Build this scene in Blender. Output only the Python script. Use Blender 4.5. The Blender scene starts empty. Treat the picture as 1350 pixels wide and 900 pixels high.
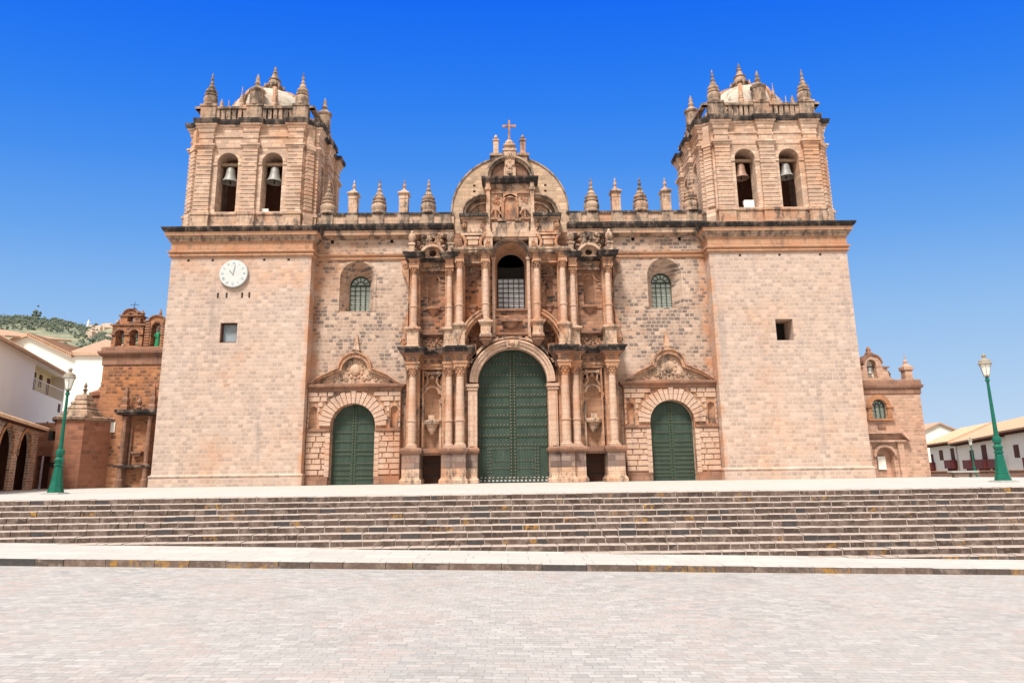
import bpy, bmesh, math, random
from mathutils import Vector, Matrix
from mathutils.geometry import tessellate_polygon
random.seed(7)
PI = math.pi
scene = bpy.context.scene
COL = scene.collection

# ------------------------------------------------------------ camera
EYE = 0.54
cam_d = bpy.data.cameras.new('camera')
cam = bpy.data.objects.new('camera', cam_d)
COL.objects.link(cam)
cam_d.sensor_width = 36.0
cam_d.lens = 36.0 * 863.0 / 1350.0
cam_d.clip_start = 0.1
cam_d.clip_end = 5000
cam.matrix_world = (Matrix.Translation((-0.46, 0, EYE)) @ Matrix.Rotation(math.radians(-0.6), 4, 'Z')
                    @ Matrix.Rotation(math.radians(90 + 11.47), 4, 'X') @ Matrix.Rotation(math.radians(-0.75), 4, 'Z'))
scene.camera = cam

# ------------------------------------------------------------ world / sky
world = bpy.data.worlds.new('World')
scene.world = world
world.use_nodes = True
SUN_EL, SUN_AZ = 58.0, 207.0          # azimuth clockwise from +Y (the cathedral looks towards -Y)
SKY_STRENGTH = 0.10
wn, wl = world.node_tree.nodes, world.node_tree.links
wn.clear()
w_out = wn.new('ShaderNodeOutputWorld')
w_bg = wn.new('ShaderNodeBackground')
w_bg.inputs['Strength'].default_value = SKY_STRENGTH
sky = wn.new('ShaderNodeTexSky')
sky.sky_type = 'NISHITA'
sky.sun_disc = False
sky.sun_elevation = math.radians(SUN_EL)
sky.sun_rotation = math.radians(SUN_AZ)
sky.altitude = 3400
sky.air_density = 1.0
sky.dust_density = 0.3
sky.ozone_density = 2.0
tc = wn.new('ShaderNodeTexCoord')
sep = wn.new('ShaderNodeSeparateXYZ')
wl.new(tc.outputs['Generated'], sep.inputs[0])
# clear deep-blue air in front, by height above the horizon
ramp = wn.new('ShaderNodeValToRGB')
def wmath(op, x, y):
    t_ = wn.new('ShaderNodeMath'); t_.operation = op
    for i_, q_ in enumerate((x, y)):
        if isinstance(q_, (int, float)): t_.inputs[i_].default_value = q_
        else: wl.new(q_, t_.inputs[i_])
    return t_.outputs[0]
hyp = wmath('SQRT', wmath('ADD', wmath('MULTIPLY', sep.outputs['Y'], sep.outputs['Y']), wmath('MULTIPLY', wmath('MULTIPLY', sep.outputs['X'], sep.outputs['X']), 0.35)), 0)
wl.new(wmath('DIVIDE', sep.outputs['Z'], wmath('MAXIMUM', hyp, 0.15)), ramp.inputs[0])
SKY_STOPS = [(0.04, (0.5457, 0.6939, 0.8796)), (0.143, (0.4125, 0.6105, 0.8714)), (0.25, (0.2831, 0.5149, 0.8714)), (0.37, (0.1441, 0.3864, 0.8714)), (0.5, (0.0612, 0.2831, 0.8879)), (0.6, (0.0296, 0.227, 0.9047)), (0.7, (0.0152, 0.1845, 0.9131)), (0.8, (0.0075, 0.15, 0.9216)), (1.0, (0.0048, 0.1144, 0.8308))]
el = ramp.color_ramp.elements
el[0].position, el[0].color = SKY_STOPS[0][0], (*SKY_STOPS[0][1], 1)
el[1].position, el[1].color = SKY_STOPS[-1][0], (*SKY_STOPS[-1][1], 1)
for p_, c_ in SKY_STOPS[1:-1]:
    e_ = el.new(p_); e_.color = (*c_, 1)
sc_ = wn.new('ShaderNodeVectorMath'); sc_.operation = 'SCALE'
SKY_GAIN = 6.3
sc_.inputs['Scale'].default_value = SKY_GAIN
wl.new(ramp.outputs[0], sc_.inputs[0])
mx = wn.new('ShaderNodeMix'); mx.data_type = 'RGBA'
mx.inputs[0].default_value = 0.97
wl.new(sky.outputs[0], mx.inputs[6]); wl.new(sc_.outputs[0], mx.inputs[7])
# unseen bright cloud over, beside and behind the camera, added as neutral fill light
mr = wn.new('ShaderNodeMapRange'); mr.interpolation_type = 'SMOOTHSTEP'
mr.inputs['From Min'].default_value = 0.62; mr.inputs['From Max'].default_value = 0.25
wl.new(sep.outputs['Y'], mr.inputs['Value'])
cn = wn.new('ShaderNodeTexNoise'); cn.inputs['Scale'].default_value = 2.5; cn.inputs['Detail'].default_value = 5
wl.new(tc.outputs['Generated'], cn.inputs['Vector'])
cl = wn.new('ShaderNodeMix'); cl.data_type = 'RGBA'
cl.inputs[6].default_value = (5.0, 4.75, 4.45, 1); cl.inputs[7].default_value = (8.0, 7.6, 7.1, 1)
wl.new(cn.outputs['Fac'], cl.inputs[0])
mx2 = wn.new('ShaderNodeMix'); mx2.data_type = 'RGBA'
wl.new(mr.outputs[0], mx2.inputs[0])
wl.new(mx.outputs[2], mx2.inputs[6]); wl.new(cl.outputs[2], mx2.inputs[7])
wl.new(mx2.outputs[2], w_bg.inputs['Color'])
wl.new(w_bg.outputs[0], w_out.inputs[0])

# ------------------------------------------------------------ sun
sun_d = bpy.data.lights.new('sun', 'SUN')
sun_d.energy = 4.0
sun_d.angle = math.radians(15)
sun_d.color = (1.0, 0.95, 0.87)
sun = bpy.data.objects.new('sun', sun_d)
COL.objects.link(sun)
_az, _el = math.radians(SUN_AZ), math.radians(SUN_EL)
_d = Vector((math.sin(_az) * math.cos(_el), math.cos(_az) * math.cos(_el), math.sin(_el)))
sun.rotation_euler = _d.to_track_quat('Z', 'Y').to_euler()
sun.location = (-20, -20, 60)

scene.view_settings.view_transform = 'Standard'
scene.view_settings.look = 'None'
scene.view_settings.exposure = 0.65
scene.view_settings.gamma = 1.0

# ------------------------------------------------------------ materials
class NT:
    def __init__(self, name, rough=0.85):
        self.m = bpy.data.materials.new(name); self.m.use_nodes = True
        self.n = self.m.node_tree.nodes; self.l = self.m.node_tree.links
        self.b = self.n['Principled BSDF']; self.b.inputs['Roughness'].default_value = rough
        self.b.inputs['Specular IOR Level'].default_value = 0.25
    def new(self, t, **k):
        o = self.n.new(t)
        for a, v in k.items(): setattr(o, a, v)
        return o
    def pos(self):
        return self.new('ShaderNodeNewGeometry').outputs['Position']
    def noise(self, scale, vec=None, detail=4, rough=0.55, stretch=None):
        t = self.new('ShaderNodeTexNoise'); t.inputs['Scale'].default_value = scale
        t.inputs['Detail'].default_value = detail; t.inputs['Roughness'].default_value = rough
        v = vec or self.pos()
        if stretch:
            q = self.new('ShaderNodeVectorMath', operation='MULTIPLY'); q.inputs[1].default_value = stretch
            self.l.new(v, q.inputs[0]); v = q.outputs[0]
        self.l.new(v, t.inputs['Vector']); return t.outputs['Fac']
    def rng(self, v, a, b, c=0.0, d=1.0, smooth=False):
        t = self.new('ShaderNodeMapRange'); t.clamp = True
        if smooth: t.interpolation_type = 'SMOOTHSTEP'
        for i, x in enumerate((a, b, c, d)): t.inputs[1 + i].default_value = x
        self.l.new(v, t.inputs[0]); return t.outputs[0]
    def math(self, op, a, b=0.0):
        t = self.new('ShaderNodeMath', operation=op)
        for i, x in enumerate((a, b)):
            if isinstance(x, (int, float)): t.inputs[i].default_value = x
            else: self.l.new(x, t.inputs[i])
        return t.outputs[0]
    def mix(self, f, a, b, blend='MIX'):
        t = self.new('ShaderNodeMix', data_type='RGBA', blend_type=blend)
        for i, x in ((0, f), (6, a), (7, b)):
            if isinstance(x, (int, float)): t.inputs[i].default_value = x
            elif isinstance(x, tuple): t.inputs[i].default_value = (*x, 1)
            else: self.l.new(x, t.inputs[i])
        return t.outputs[2]
    def color(self, c):
        if isinstance(c, tuple): self.b.inputs['Base Color'].default_value = (*c, 1)
        else: self.l.new(c, self.b.inputs['Base Color'])
    def bump(self, h, strength=0.5, dist=0.03):
        t = self.new('ShaderNodeBump'); t.inputs['Strength'].default_value = strength
        t.inputs['Distance'].default_value = dist
        self.l.new(h, t.inputs['Height']); self.l.new(t.outputs[0], self.b.inputs['Normal'])
    def wallvec(self, plan=False):
        s = self.new('ShaderNodeSeparateXYZ'); self.l.new(self.pos(), s.inputs[0])
        c = self.new('ShaderNodeCombineXYZ')
        if plan:
            self.l.new(s.outputs[0], c.inputs[0]); self.l.new(s.outputs[1], c.inputs[1])
        else:
            self.l.new(self.math('ADD', s.outputs[0], s.outputs[1]), c.inputs[0]); self.l.new(s.outputs[2], c.inputs[1])
        return c.outputs[0]
    def brick(self, vec, bw, bh, c1, c2, mortar, ms=0.015, smooth=0.3, bias=0.0, off=0.5):
        t = self.new('ShaderNodeTexBrick')
        self.l.new(vec, t.inputs['Vector'])
        t.inputs['Color1'].default_value = (*c1, 1); t.inputs['Color2'].default_value = (*c2, 1)
        t.inputs['Mortar'].default_value = (*mortar, 1)
        t.inputs['Scale'].default_value = 1.0; t.inputs['Mortar Size'].default_value = ms
        t.inputs['Mortar Smooth'].default_value = smooth; t.inputs['Bias'].default_value = bias
        t.inputs['Brick Width'].default_value = bw; t.inputs['Row Height'].default_value = bh
        t.offset = off; t.squash = 1.35; t.squash_frequency = 3
        return t


def masonry(name, c1, c2, mortar, bw, bh, dark=(0.10, 0.085, 0.08), dark_amt=0.25, rust=(0.42, 0.17, 0.075), rust_amt=0.4,
            pale=(0.62, 0.55, 0.47), streak=0.3, ms=0.028, bump=0.5, edge=0.0):
    t = NT(name, 0.9)
    v = t.wallvec()
    # a little wobble so the courses are not ruler-straight
    wob = t.new('ShaderNodeTexNoise'); wob.inputs['Scale'].default_value = 0.7; wob.inputs['Detail'].default_value = 2
    t.l.new(t.pos(), wob.inputs['Vector'])
    w2 = t.new('ShaderNodeVectorMath', operation='SCALE'); w2.inputs['Scale'].default_value = 0.10
    t.l.new(wob.outputs['Color'], w2.inputs[0])
    ad = t.new('ShaderNodeVectorMath', operation='ADD'); t.l.new(v, ad.inputs[0]); t.l.new(w2.outputs[0], ad.inputs[1])
    v = ad.outputs[0]
    jn = t.new('ShaderNodeTexNoise'); jn.inputs['Scale'].default_value = 1.0; jn.inputs['Detail'].default_value = 1
    jm = t.new('ShaderNodeVectorMath', operation='MULTIPLY'); jm.inputs[1].default_value = (1.5, 1.5, 2.2 / bh)
    t.l.new(t.pos(), jm.inputs[0]); t.l.new(jm.outputs[0], jn.inputs['Vector'])
    jc = t.new('ShaderNodeCombineXYZ'); t.l.new(t.math('MULTIPLY', t.math('SUBTRACT', jn.outputs['Fac'], 0.5), bw * 0.75), jc.inputs[0])
    ja = t.new('ShaderNodeVectorMath', operation='ADD'); t.l.new(v, ja.inputs[0]); t.l.new(jc.outputs[0], ja.inputs[1])
    v = ja.outputs[0]
    b = t.brick(v, bw, bh, c1, c2, mortar, ms)
    r = t.brick(v, bw, bh, (0, 0, 0), (1, 1, 1), (0.5, 0.5, 0.5), 0.0)
    rnd = t.math('MULTIPLY', r.outputs['Color'], 1.0)
    wn_ = t.new('ShaderNodeTexWhiteNoise', noise_dimensions='1D'); t.l.new(rnd, wn_.inputs['W'])
    r2 = wn_.outputs['Value']
    col = b.outputs['Color']
    # warm rusty clouds
    n1 = t.noise(0.16, detail=5, rough=0.6)
    col = t.mix(t.math('MULTIPLY', t.rng(n1, 0.50, 0.68, smooth=True), rust_amt), col, rust)
    n0 = t.noise(0.23, detail=4, stretch=(1, 1, 0.5))
    col = t.mix(t.math('MULTIPLY', t.rng(n0, 0.52, 0.72, smooth=True), 0.35), col, pale)
    # dark blocks gathered in patches
    n2 = t.noise(0.33, detail=3)
    thr = t.math('SUBTRACT', t.rng(n2, 0.36, 0.78), r2)
    dk = t.math('MULTIPLY', t.rng(thr, -0.12, 0.22), t.rng(b.outputs['Fac'], 0.0, 0.6, 1.0, 0.15))
    wn2 = t.new('ShaderNodeTexWhiteNoise', noise_dimensions='1D'); t.l.new(t.math('ADD', r2, 3.7), wn2.inputs['W'])
    tone = t.rng(wn2.outputs['Value'], 0, 1, 0.82, 1.14)
    tc_ = t.new('ShaderNodeCombineXYZ')
    for i_ in range(3): t.l.new(tone, tc_.inputs[i_])
    col = t.mix(t.rng(b.outputs['Fac'], 0.0, 0.6, 1.0, 0.0), col, t.mix(1.0, col, tc_.outputs[0], 'MULTIPLY'))
    if edge:
        sx_ = t.new('ShaderNodeSeparateXYZ'); t.l.new(t.pos(), sx_.inputs[0])
        e_ = t.rng(t.math('ABSOLUTE', t.math('SUBTRACT', t.math('ABSOLUTE', sx_.outputs[0]), 13.85)), 0.12, 0.55, 1.0, 0.0, smooth=True)
        col = t.mix(t.math('MULTIPLY', t.math('MULTIPLY', e_, edge * 0.8), t.rng(t.noise(0.8, detail=5), 0.36, 0.62)), col, (0.46, 0.21, 0.10))
    col = t.mix(t.math('MULTIPLY', dk, dark_amt * 2.2), col, dark)
    # water streaks running down
    n3 = t.noise(1.1, detail=5, rough=0.65, stretch=(1, 1, 0.07))
    col = t.mix(t.math('MULTIPLY', t.rng(n3, 0.56, 0.74, smooth=True), streak), col, dark)
    # grain
    n4 = t.noise(9.0, detail=6, rough=0.7)
    col = t.mix(0.5, col, t.mix(1.0, col, t.mix(n4, (0.55, 0.55, 0.55), (1.5, 1.5, 1.5)), 'MULTIPLY'))
    t.color(col)
    h = t.math('ADD', t.math('MULTIPLY', b.outputs['Fac'], -1.0), t.math('MULTIPLY', n4, 0.35))
    h = t.math('ADD', h, t.math('MULTIPLY', r2, 0.35))
    t.bump(h, bump, 0.035)
    return t.m

def carved(name, base, base2, dark=(0.07, 0.06, 0.055), dark_amt=0.5, rust=(0.42, 0.18, 0.09), rust_amt=0.5, lo=0.52, hi=0.68):
    t = NT(name, 0.9)
    v = t.wallvec()
    b = t.brick(v, 0.62, 0.34, base, base2, tuple(x * 0.55 for x in base), 0.010, 0.5)
    col = b.outputs['Color']
    n1 = t.noise(0.45, detail=5)
    col = t.mix(t.math('MULTIPLY', t.rng(n1, 0.48, 0.66, smooth=True), rust_amt), col, rust)
    n2 = t.noise(1.6, detail=6, rough=0.72, stretch=(1, 1, 0.40))
    col = t.mix(t.math('MULTIPLY', t.rng(n2, lo, hi, smooth=True), dark_amt), col, dark)
    n4 = t.noise(7.0, detail=6, rough=0.7)
    col = t.mix(0.55, col, t.mix(1.0, col, t.mix(n4, (0.5, 0.5, 0.5), (1.5, 1.5, 1.5)), 'MULTIPLY'))
    t.color(col)
    t.bump(t.math('ADD', t.math('MULTIPLY', b.outputs['Fac'], -0.5), n4), 0.45, 0.04)
    return t.m

def plain(name, c, rough=0.7, var=0.25, scale=3.0, metal=0.0, bump=0.0):
    t = NT(name, rough)
    n = t.noise(scale, detail=5)
    t.color(t.mix(n, tuple(x * (1 - var) for x in c), tuple(x * (1 + var) for x in c)))
    t.b.inputs['Metallic'].default_value = metal
    if bump: t.bump(n, bump, 0.02)
    return t.m

M = {}
M['tower'] = masonry('tower_stone', (0.425, 0.314, 0.255), (0.490, 0.374, 0.312), (0.525, 0.405, 0.338), 0.36, 0.275,
                     dark=(0.26, 0.21, 0.195), dark_amt=0.13, rust=(0.52, 0.30, 0.19), rust_amt=0.6, pale=(0.54, 0.445, 0.385), streak=0.5, edge=1.0)
M['nave'] = masonry('nave_stone', (0.36, 0.245, 0.188), (0.45, 0.335, 0.268), (0.48, 0.365, 0.29), 0.34, 0.265,
                    dark=(0.12, 0.095, 0.088), dark_amt=0.36, rust=(0.44, 0.21, 0.10), rust_amt=0.6, pale=(0.60, 0.48, 0.40), streak=0.35, edge=1.0)
M['belfry'] = masonry('belfry_stone', (0.52, 0.36, 0.265), (0.60, 0.44, 0.34), (0.44, 0.29, 0.21), 0.5, 0.30,
                      dark=(0.15, 0.11, 0.09), dark_amt=0.14, rust=(0.50, 0.23, 0.105), rust_amt=0.6, pale=(0.62, 0.49, 0.39), streak=0.25)
M['portal'] = masonry('portal_wall_stone', (0.23, 0.12, 0.075), (0.36, 0.20, 0.13), (0.29, 0.155, 0.10), 0.36, 0.24,
                      dark=(0.06, 0.045, 0.04), dark_amt=0.45, rust=(0.36, 0.13, 0.05), rust_amt=0.7, pale=(0.46, 0.30, 0.21), streak=0.6)
M['carved'] = carved('carved_stone', (0.38, 0.20, 0.12), (0.48, 0.28, 0.18), dark_amt=0.85, rust=(0.42, 0.155, 0.065), lo=0.48, hi=0.66)
M['carved_pale'] = carved('pale_carved_stone', (0.46, 0.30, 0.205), (0.55, 0.385, 0.285), dark_amt=0.85, rust_amt=0.55, lo=0.465, hi=0.65)
M['column'] = carved('column_stone', (0.48, 0.325, 0.24), (0.53, 0.365, 0.28), dark_amt=0.38, rust_amt=0.45, lo=0.54, hi=0.74)
M['band'] = carved('band_stone', (0.42, 0.235, 0.145), (0.48, 0.28, 0.18), dark_amt=0.45)
M['weathered'] = carved('lichen_stained_stone', (0.36, 0.25, 0.18), (0.42, 0.30, 0.22), dark=(0.05, 0.043, 0.04), dark_amt=0.85, rust_amt=0.25, lo=0.42, hi=0.62)
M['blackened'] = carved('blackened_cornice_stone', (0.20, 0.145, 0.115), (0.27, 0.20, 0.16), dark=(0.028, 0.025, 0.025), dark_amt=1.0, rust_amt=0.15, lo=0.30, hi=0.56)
M['andesite'] = carved('dark_plinth_stone', (0.15, 0.10, 0.085), (0.26, 0.19, 0.16), dark=(0.05, 0.045, 0.045), dark_amt=0.7, rust_amt=0.3)
M['gable'] = masonry('gable_stone', (0.44, 0.30, 0.205), (0.52, 0.38, 0.27), (0.42, 0.29, 0.20), 0.46, 0.30, dark=(0.15, 0.12, 0.10), dark_amt=0.15, rust_amt=0.3, pale=(0.56, 0.45, 0.34))
M['orange'] = masonry('orange_chapel_stone', (0.30, 0.13, 0.065), (0.40, 0.19, 0.10), (0.37, 0.18, 0.10), 0.34, 0.24,
                      dark=(0.10, 0.055, 0.04), dark_amt=0.36, rust=(0.42, 0.17, 0.065), rust_amt=0.6, pale=(0.42, 0.22, 0.12), streak=0.25)
M['terracotta_wall'] = masonry('red_annex_stone', (0.27, 0.11, 0.065), (0.34, 0.15, 0.09), (0.31, 0.145, 0.095), 0.5, 0.32,
                      dark=(0.10, 0.06, 0.05), dark_amt=0.10, rust=(0.27, 0.09, 0.045), rust_amt=0.7, pale=(0.40, 0.20, 0.13), streak=0.5)
M['pinkchurch'] = masonry('pink_church_stone', (0.40, 0.235, 0.165), (0.48, 0.31, 0.225), (0.47, 0.30, 0.225), 0.36, 0.24,
                      dark=(0.16, 0.10, 0.085), dark_amt=0.16, rust=(0.42, 0.18, 0.11), rust_amt=0.4, pale=(0.48, 0.32, 0.24), streak=0.4)
M['reddark'] = carved('dark_red_stone', (0.21, 0.11, 0.075), (0.29, 0.16, 0.11), dark_amt=0.6)
M['rubble'] = masonry('rubble_stone', (0.24, 0.11, 0.07), (0.38, 0.21, 0.145), (0.40, 0.28, 0.22), 0.28, 0.16, dark_amt=0.3, ms=0.03)
M['brownwall'] = masonry('brown_wall_stone', (0.13, 0.07, 0.05), (0.18, 0.10, 0.075), (0.16, 0.10, 0.08), 0.7, 0.3, dark_amt=0.2, rust_amt=0.1, streak=0.1)
M['green'] = None
t = NT('green_painted_wood', 0.6)
wv = t.new('ShaderNodeTexWave', bands_direction='X'); wv.inputs['Scale'].default_value = 1.6; wv.inputs['Distortion'].default_value = 0.4
t.l.new(t.pos(), wv.inputs['Vector'])
n = t.noise(2.2, detail=6, stretch=(1, 1, 0.35))
c = t.mix(t.rng(n, 0.3, 0.7), (0.024, 0.042, 0.032), (0.046, 0.072, 0.055))
c = t.mix(t.math('MULTIPLY', t.rng(t.noise(5.0, detail=6, stretch=(1, 1, 0.2)), 0.6, 0.75), 0.5), c, (0.11, 0.15, 0.12))
t.color(t.mix(t.math('MULTIPLY', t.rng(wv.outputs['Fac'], 0.0, 0.12, 1.0, 0.0), 0.6), c, (0.02, 0.035, 0.025)))
M['green'] = t.m
M['iron'] = plain('dark_iron', (0.035, 0.035, 0.03), 0.55, metal=0.4)
M['stud'] = plain('bronze_studs', (0.13, 0.115, 0.085), 0.5, metal=0.3)
M['strap'] = plain('door_battens', (0.030, 0.055, 0.035), 0.6)
M['grille'] = plain('window_grille_iron', (0.045, 0.055, 0.055), 0.6)
t = NT('old_window_glass', 0.25)
n = t.noise(2.4, detail=3)
t.color(t.mix(n, (0.38, 0.38, 0.41), (0.60, 0.60, 0.63))); t.b.inputs['Specular IOR Level'].default_value = 0.5
M['glass'] = t.m
t = NT('green_tinted_glass', 0.25)
t.color(t.mix(t.noise(3.0, detail=3), (0.38, 0.43, 0.38), (0.60, 0.64, 0.58)))
M['glass_green'] = t.m
M['glass_blue'] = plain('bluish_shutter', (0.26, 0.30, 0.33), 0.4)
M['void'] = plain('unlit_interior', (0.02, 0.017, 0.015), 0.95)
M['white_paint'] = plain('white_plaster', (0.82, 0.77, 0.69), 0.85, var=0.05, scale=0.9, bump=0.08)
M['cream_paint'] = plain('cream_plaster', (0.72, 0.60, 0.36), 0.85, var=0.08, scale=1.0)
M['domewhite'] = carved('whitewashed_dome', (0.44, 0.39, 0.33), (0.52, 0.47, 0.40), dark=(0.16, 0.12, 0.10), dark_amt=0.8, rust_amt=0.2)
M['clock'] = plain('white_clock_face', (0.52, 0.54, 0.54), 0.6, var=0.10)
M['clockmark'] = plain('pale_clock_marks', (0.30, 0.35, 0.39), 0.5, var=0.03)
M['clockhand'] = plain('grey_clock_hands', (0.25, 0.27, 0.30), 0.5)
M['bell_bronze'] = plain('grey_bronze', (0.24, 0.23, 0.215), 0.55, var=0.3, scale=6, metal=0.25)
M['bell_brown'] = plain('brown_bronze', (0.27, 0.16, 0.12), 0.55, var=0.25, scale=6, metal=0.25)
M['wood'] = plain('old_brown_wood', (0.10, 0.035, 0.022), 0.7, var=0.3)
M['woodpale'] = plain('dry_timber', (0.30, 0.20, 0.13), 0.8, var=0.3)
M['lampgreen'] = plain('glossy_green_paint', (0.006, 0.105, 0.070), 0.28, var=0.3, scale=5)
M['lampglass'] = plain('milky_lamp_glass', (0.75, 0.74, 0.70), 0.3, var=0.05)
M['lampbrass'] = plain('brown_lamp_cap', (0.27, 0.235, 0.185), 0.5, var=0.2)
M['concrete'] = plain('grey_concrete', (0.35, 0.34, 0.32), 0.9, var=0.2)
M['statue'] = plain('green_statue_paint', (0.02, 0.22, 0.10), 0.6, var=0.3, scale=8)
M['skin'] = plain('statue_head_paint', (0.25, 0.17, 0.12), 0.6)
M['whitebox'] = plain('white_enamel', (0.8, 0.8, 0.8), 0.5, var=0.03)

t = NT('terracotta_roof_tiles', 0.9)
uv = t.new('ShaderNodeUVMap'); 
n = t.noise(1.6, detail=5); n2 = t.noise(8.0, detail=3)
c = t.mix(n, (0.40, 0.22, 0.13), (0.66, 0.46, 0.32))
t.color(t.mix(t.math('MULTIPLY', t.rng(n2, 0.55, 0.7), 0.5), c, (0.20, 0.12, 0.08)))
M['tiles'] = t.m
t = NT('pale_roof_tiles', 0.9)
c = t.mix(t.noise(1.6, detail=5), (0.36, 0.22, 0.145), (0.52, 0.355, 0.25))
t.color(t.mix(t.math('MULTIPLY', t.rng(t.noise(8.0, detail=3), 0.58, 0.7), 0.4), c, (0.35, 0.20, 0.13)))
M['tiles_pale'] = t.m

# plaza setts
t = NT('plaza_setts', 0.8)
v = t.wallvec(plan=True)
wob = t.new('ShaderNodeTexNoise'); wob.inputs['Scale'].default_value = 0.8; wob.inputs['Detail'].default_value = 3; t.l.new(t.pos(), wob.inputs['Vector'])
w2 = t.new('ShaderNodeVectorMath', operation='SCALE'); w2.inputs['Scale'].default_value = 0.16; t.l.new(wob.outputs['Color'], w2.inputs[0])
ad = t.new('ShaderNodeVectorMath', operation='ADD'); t.l.new(v, ad.inputs[0]); t.l.new(w2.outputs[0], ad.inputs[1]); v = ad.outputs[0]
b1 = t.brick(v, 0.16, 0.10, (0.325, 0.308, 0.298), (0.385, 0.368, 0.355), (0.302, 0.286, 0.275), 0.008, 0.5)
r1 = t.brick(v, 0.16, 0.10, (0, 0, 0), (1, 1, 1), (0.5, 0.5, 0.5), 0.0)
wn1 = t.new('ShaderNodeTexWhiteNoise', noise_dimensions='1D'); t.l.new(r1.outputs['Color'], wn1.inputs['W'])
wn3 = t.new('ShaderNodeTexWhiteNoise', noise_dimensions='1D'); t.l.new(t.math('ADD', wn1.outputs['Value'], 5.3), wn3.inputs['W'])
col = b1.outputs['Color']
tone = t.rng(wn3.outputs['Value'], 0, 1, 0.88, 1.10); tcx = t.new('ShaderNodeCombineXYZ')
for i_ in range(3): t.l.new(tone, tcx.inputs[i_])
col = t.mix(1.0, col, tcx.outputs[0], 'MULTIPLY')
pk = t.math('MULTIPLY', t.rng(t.noise(0.7, detail=5), 0.44, 0.62), t.rng(wn1.outputs['Value'], 0.45, 0.60))
col = t.mix(t.math('MULTIPLY', pk, 0.40), col, (0.376, 0.264, 0.232))
gr = t.math('MULTIPLY', t.rng(t.noise(0.5, detail=5), 0.48, 0.66), t.rng(wn1.outputs['Value'], 0.35, 0.22))
col = t.mix(t.math('MULTIPLY', gr, 0.5), col, (0.216, 0.22, 0.22))
# worn, dusty and stained areas
n5 = t.noise(0.35, detail=6, rough=0.65)
col = t.mix(t.math('MULTIPLY', t.rng(n5, 0.46, 0.70), 0.55), col, (0.368, 0.348, 0.328))
n6 = t.noise(0.9, detail=7, rough=0.75, stretch=(1, 0.6, 1))
col = t.mix(t.math('MULTIPLY', t.rng(n6, 0.56, 0.72), 0.45), col, (0.192, 0.172, 0.16))
n7 = t.noise(3.2, detail=7, rough=0.75)
col = t.mix(t.math('MULTIPLY', t.rng(n7, 0.62, 0.70), 0.4), col, (0.16, 0.14, 0.128))
col = t.mix(t.math('MULTIPLY', t.rng(n7, 0.36, 0.28), 0.5), col, (0.416, 0.392, 0.368))
n4 = t.noise(18.0, detail=6, rough=0.75)
col = t.mix(0.6, col, t.mix(1.0, col, t.mix(n4, (0.62, 0.62, 0.62), (1.38, 1.38, 1.38)), 'MULTIPLY'))
t.color(col)
t.bump(t.math('ADD', t.math('ADD', t.math('MULTIPLY', b1.outputs['Fac'], -1.0), t.math('MULTIPLY', wn1.outputs['Value'], 0.7)), t.math('MULTIPLY', n4, 1.1)), 0.55, 0.012)
M['setts'] = t.m

t = NT('pale_flagstones', 0.8)
v = t.wallvec(plan=True)
b1 = t.brick(v, 0.9, 0.55, (0.41, 0.39, 0.365), (0.465, 0.445, 0.415), (0.30, 0.275, 0.25), 0.014, 0.4)
n4 = t.noise(5.0, detail=7, rough=0.75)
col = t.mix(t.rng(n4, 0.48, 0.72, 0, 0.5), b1.outputs['Color'], (0.38, 0.34, 0.31))
n5 = t.noise(0.7, detail=6, rough=0.7)
col = t.mix(t.rng(n5, 0.50, 0.70, 0, 0.45), col, (0.36, 0.335, 0.31))
t.color(col); t.bump(t.math('SUBTRACT', n4, b1.outputs['Fac']), 0.4, 0.012)
M['flags'] = t.m

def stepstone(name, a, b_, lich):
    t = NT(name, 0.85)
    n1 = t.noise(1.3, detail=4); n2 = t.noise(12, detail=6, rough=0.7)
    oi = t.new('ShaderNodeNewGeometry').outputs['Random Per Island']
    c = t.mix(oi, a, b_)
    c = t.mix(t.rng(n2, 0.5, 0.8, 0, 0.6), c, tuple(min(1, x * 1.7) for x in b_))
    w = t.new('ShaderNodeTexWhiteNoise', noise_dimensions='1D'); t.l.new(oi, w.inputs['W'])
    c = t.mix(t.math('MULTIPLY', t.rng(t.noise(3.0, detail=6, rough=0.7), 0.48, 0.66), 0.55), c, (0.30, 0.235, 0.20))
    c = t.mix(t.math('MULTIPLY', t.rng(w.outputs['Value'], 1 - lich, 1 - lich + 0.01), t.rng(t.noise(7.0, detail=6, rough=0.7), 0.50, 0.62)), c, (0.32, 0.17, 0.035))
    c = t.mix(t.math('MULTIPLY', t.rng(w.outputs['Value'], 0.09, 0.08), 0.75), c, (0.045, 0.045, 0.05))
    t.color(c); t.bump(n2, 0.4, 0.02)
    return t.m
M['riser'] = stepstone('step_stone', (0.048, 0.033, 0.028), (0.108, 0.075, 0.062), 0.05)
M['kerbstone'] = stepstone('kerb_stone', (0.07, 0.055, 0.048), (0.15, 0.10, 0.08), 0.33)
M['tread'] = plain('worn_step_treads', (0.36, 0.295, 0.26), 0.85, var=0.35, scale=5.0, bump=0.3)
M['joint'] = plain('lime_joints', (0.40, 0.32, 0.275), 0.9, var=0.4, scale=6)
t = NT('far_hill', 0.95)
n1 = t.noise(0.03, detail=8, rough=0.75); n2 = t.noise(0.12, detail=8, rough=0.8)
c = t.mix(t.rng(n1, 0.42, 0.60), (0.125, 0.145, 0.10), (0.34, 0.31, 0.19))
c = t.mix(t.rng(n2, 0.50, 0.62), c, (0.11, 0.14, 0.12))
t.color(c); M['hill'] = t.m
M['foliage'] = plain('eucalyptus_foliage', (0.115, 0.14, 0.105), 0.8, var=0.45, scale=0.06)
M['trunk'] = plain('bark', (0.12, 0.09, 0.06), 0.9)
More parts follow.
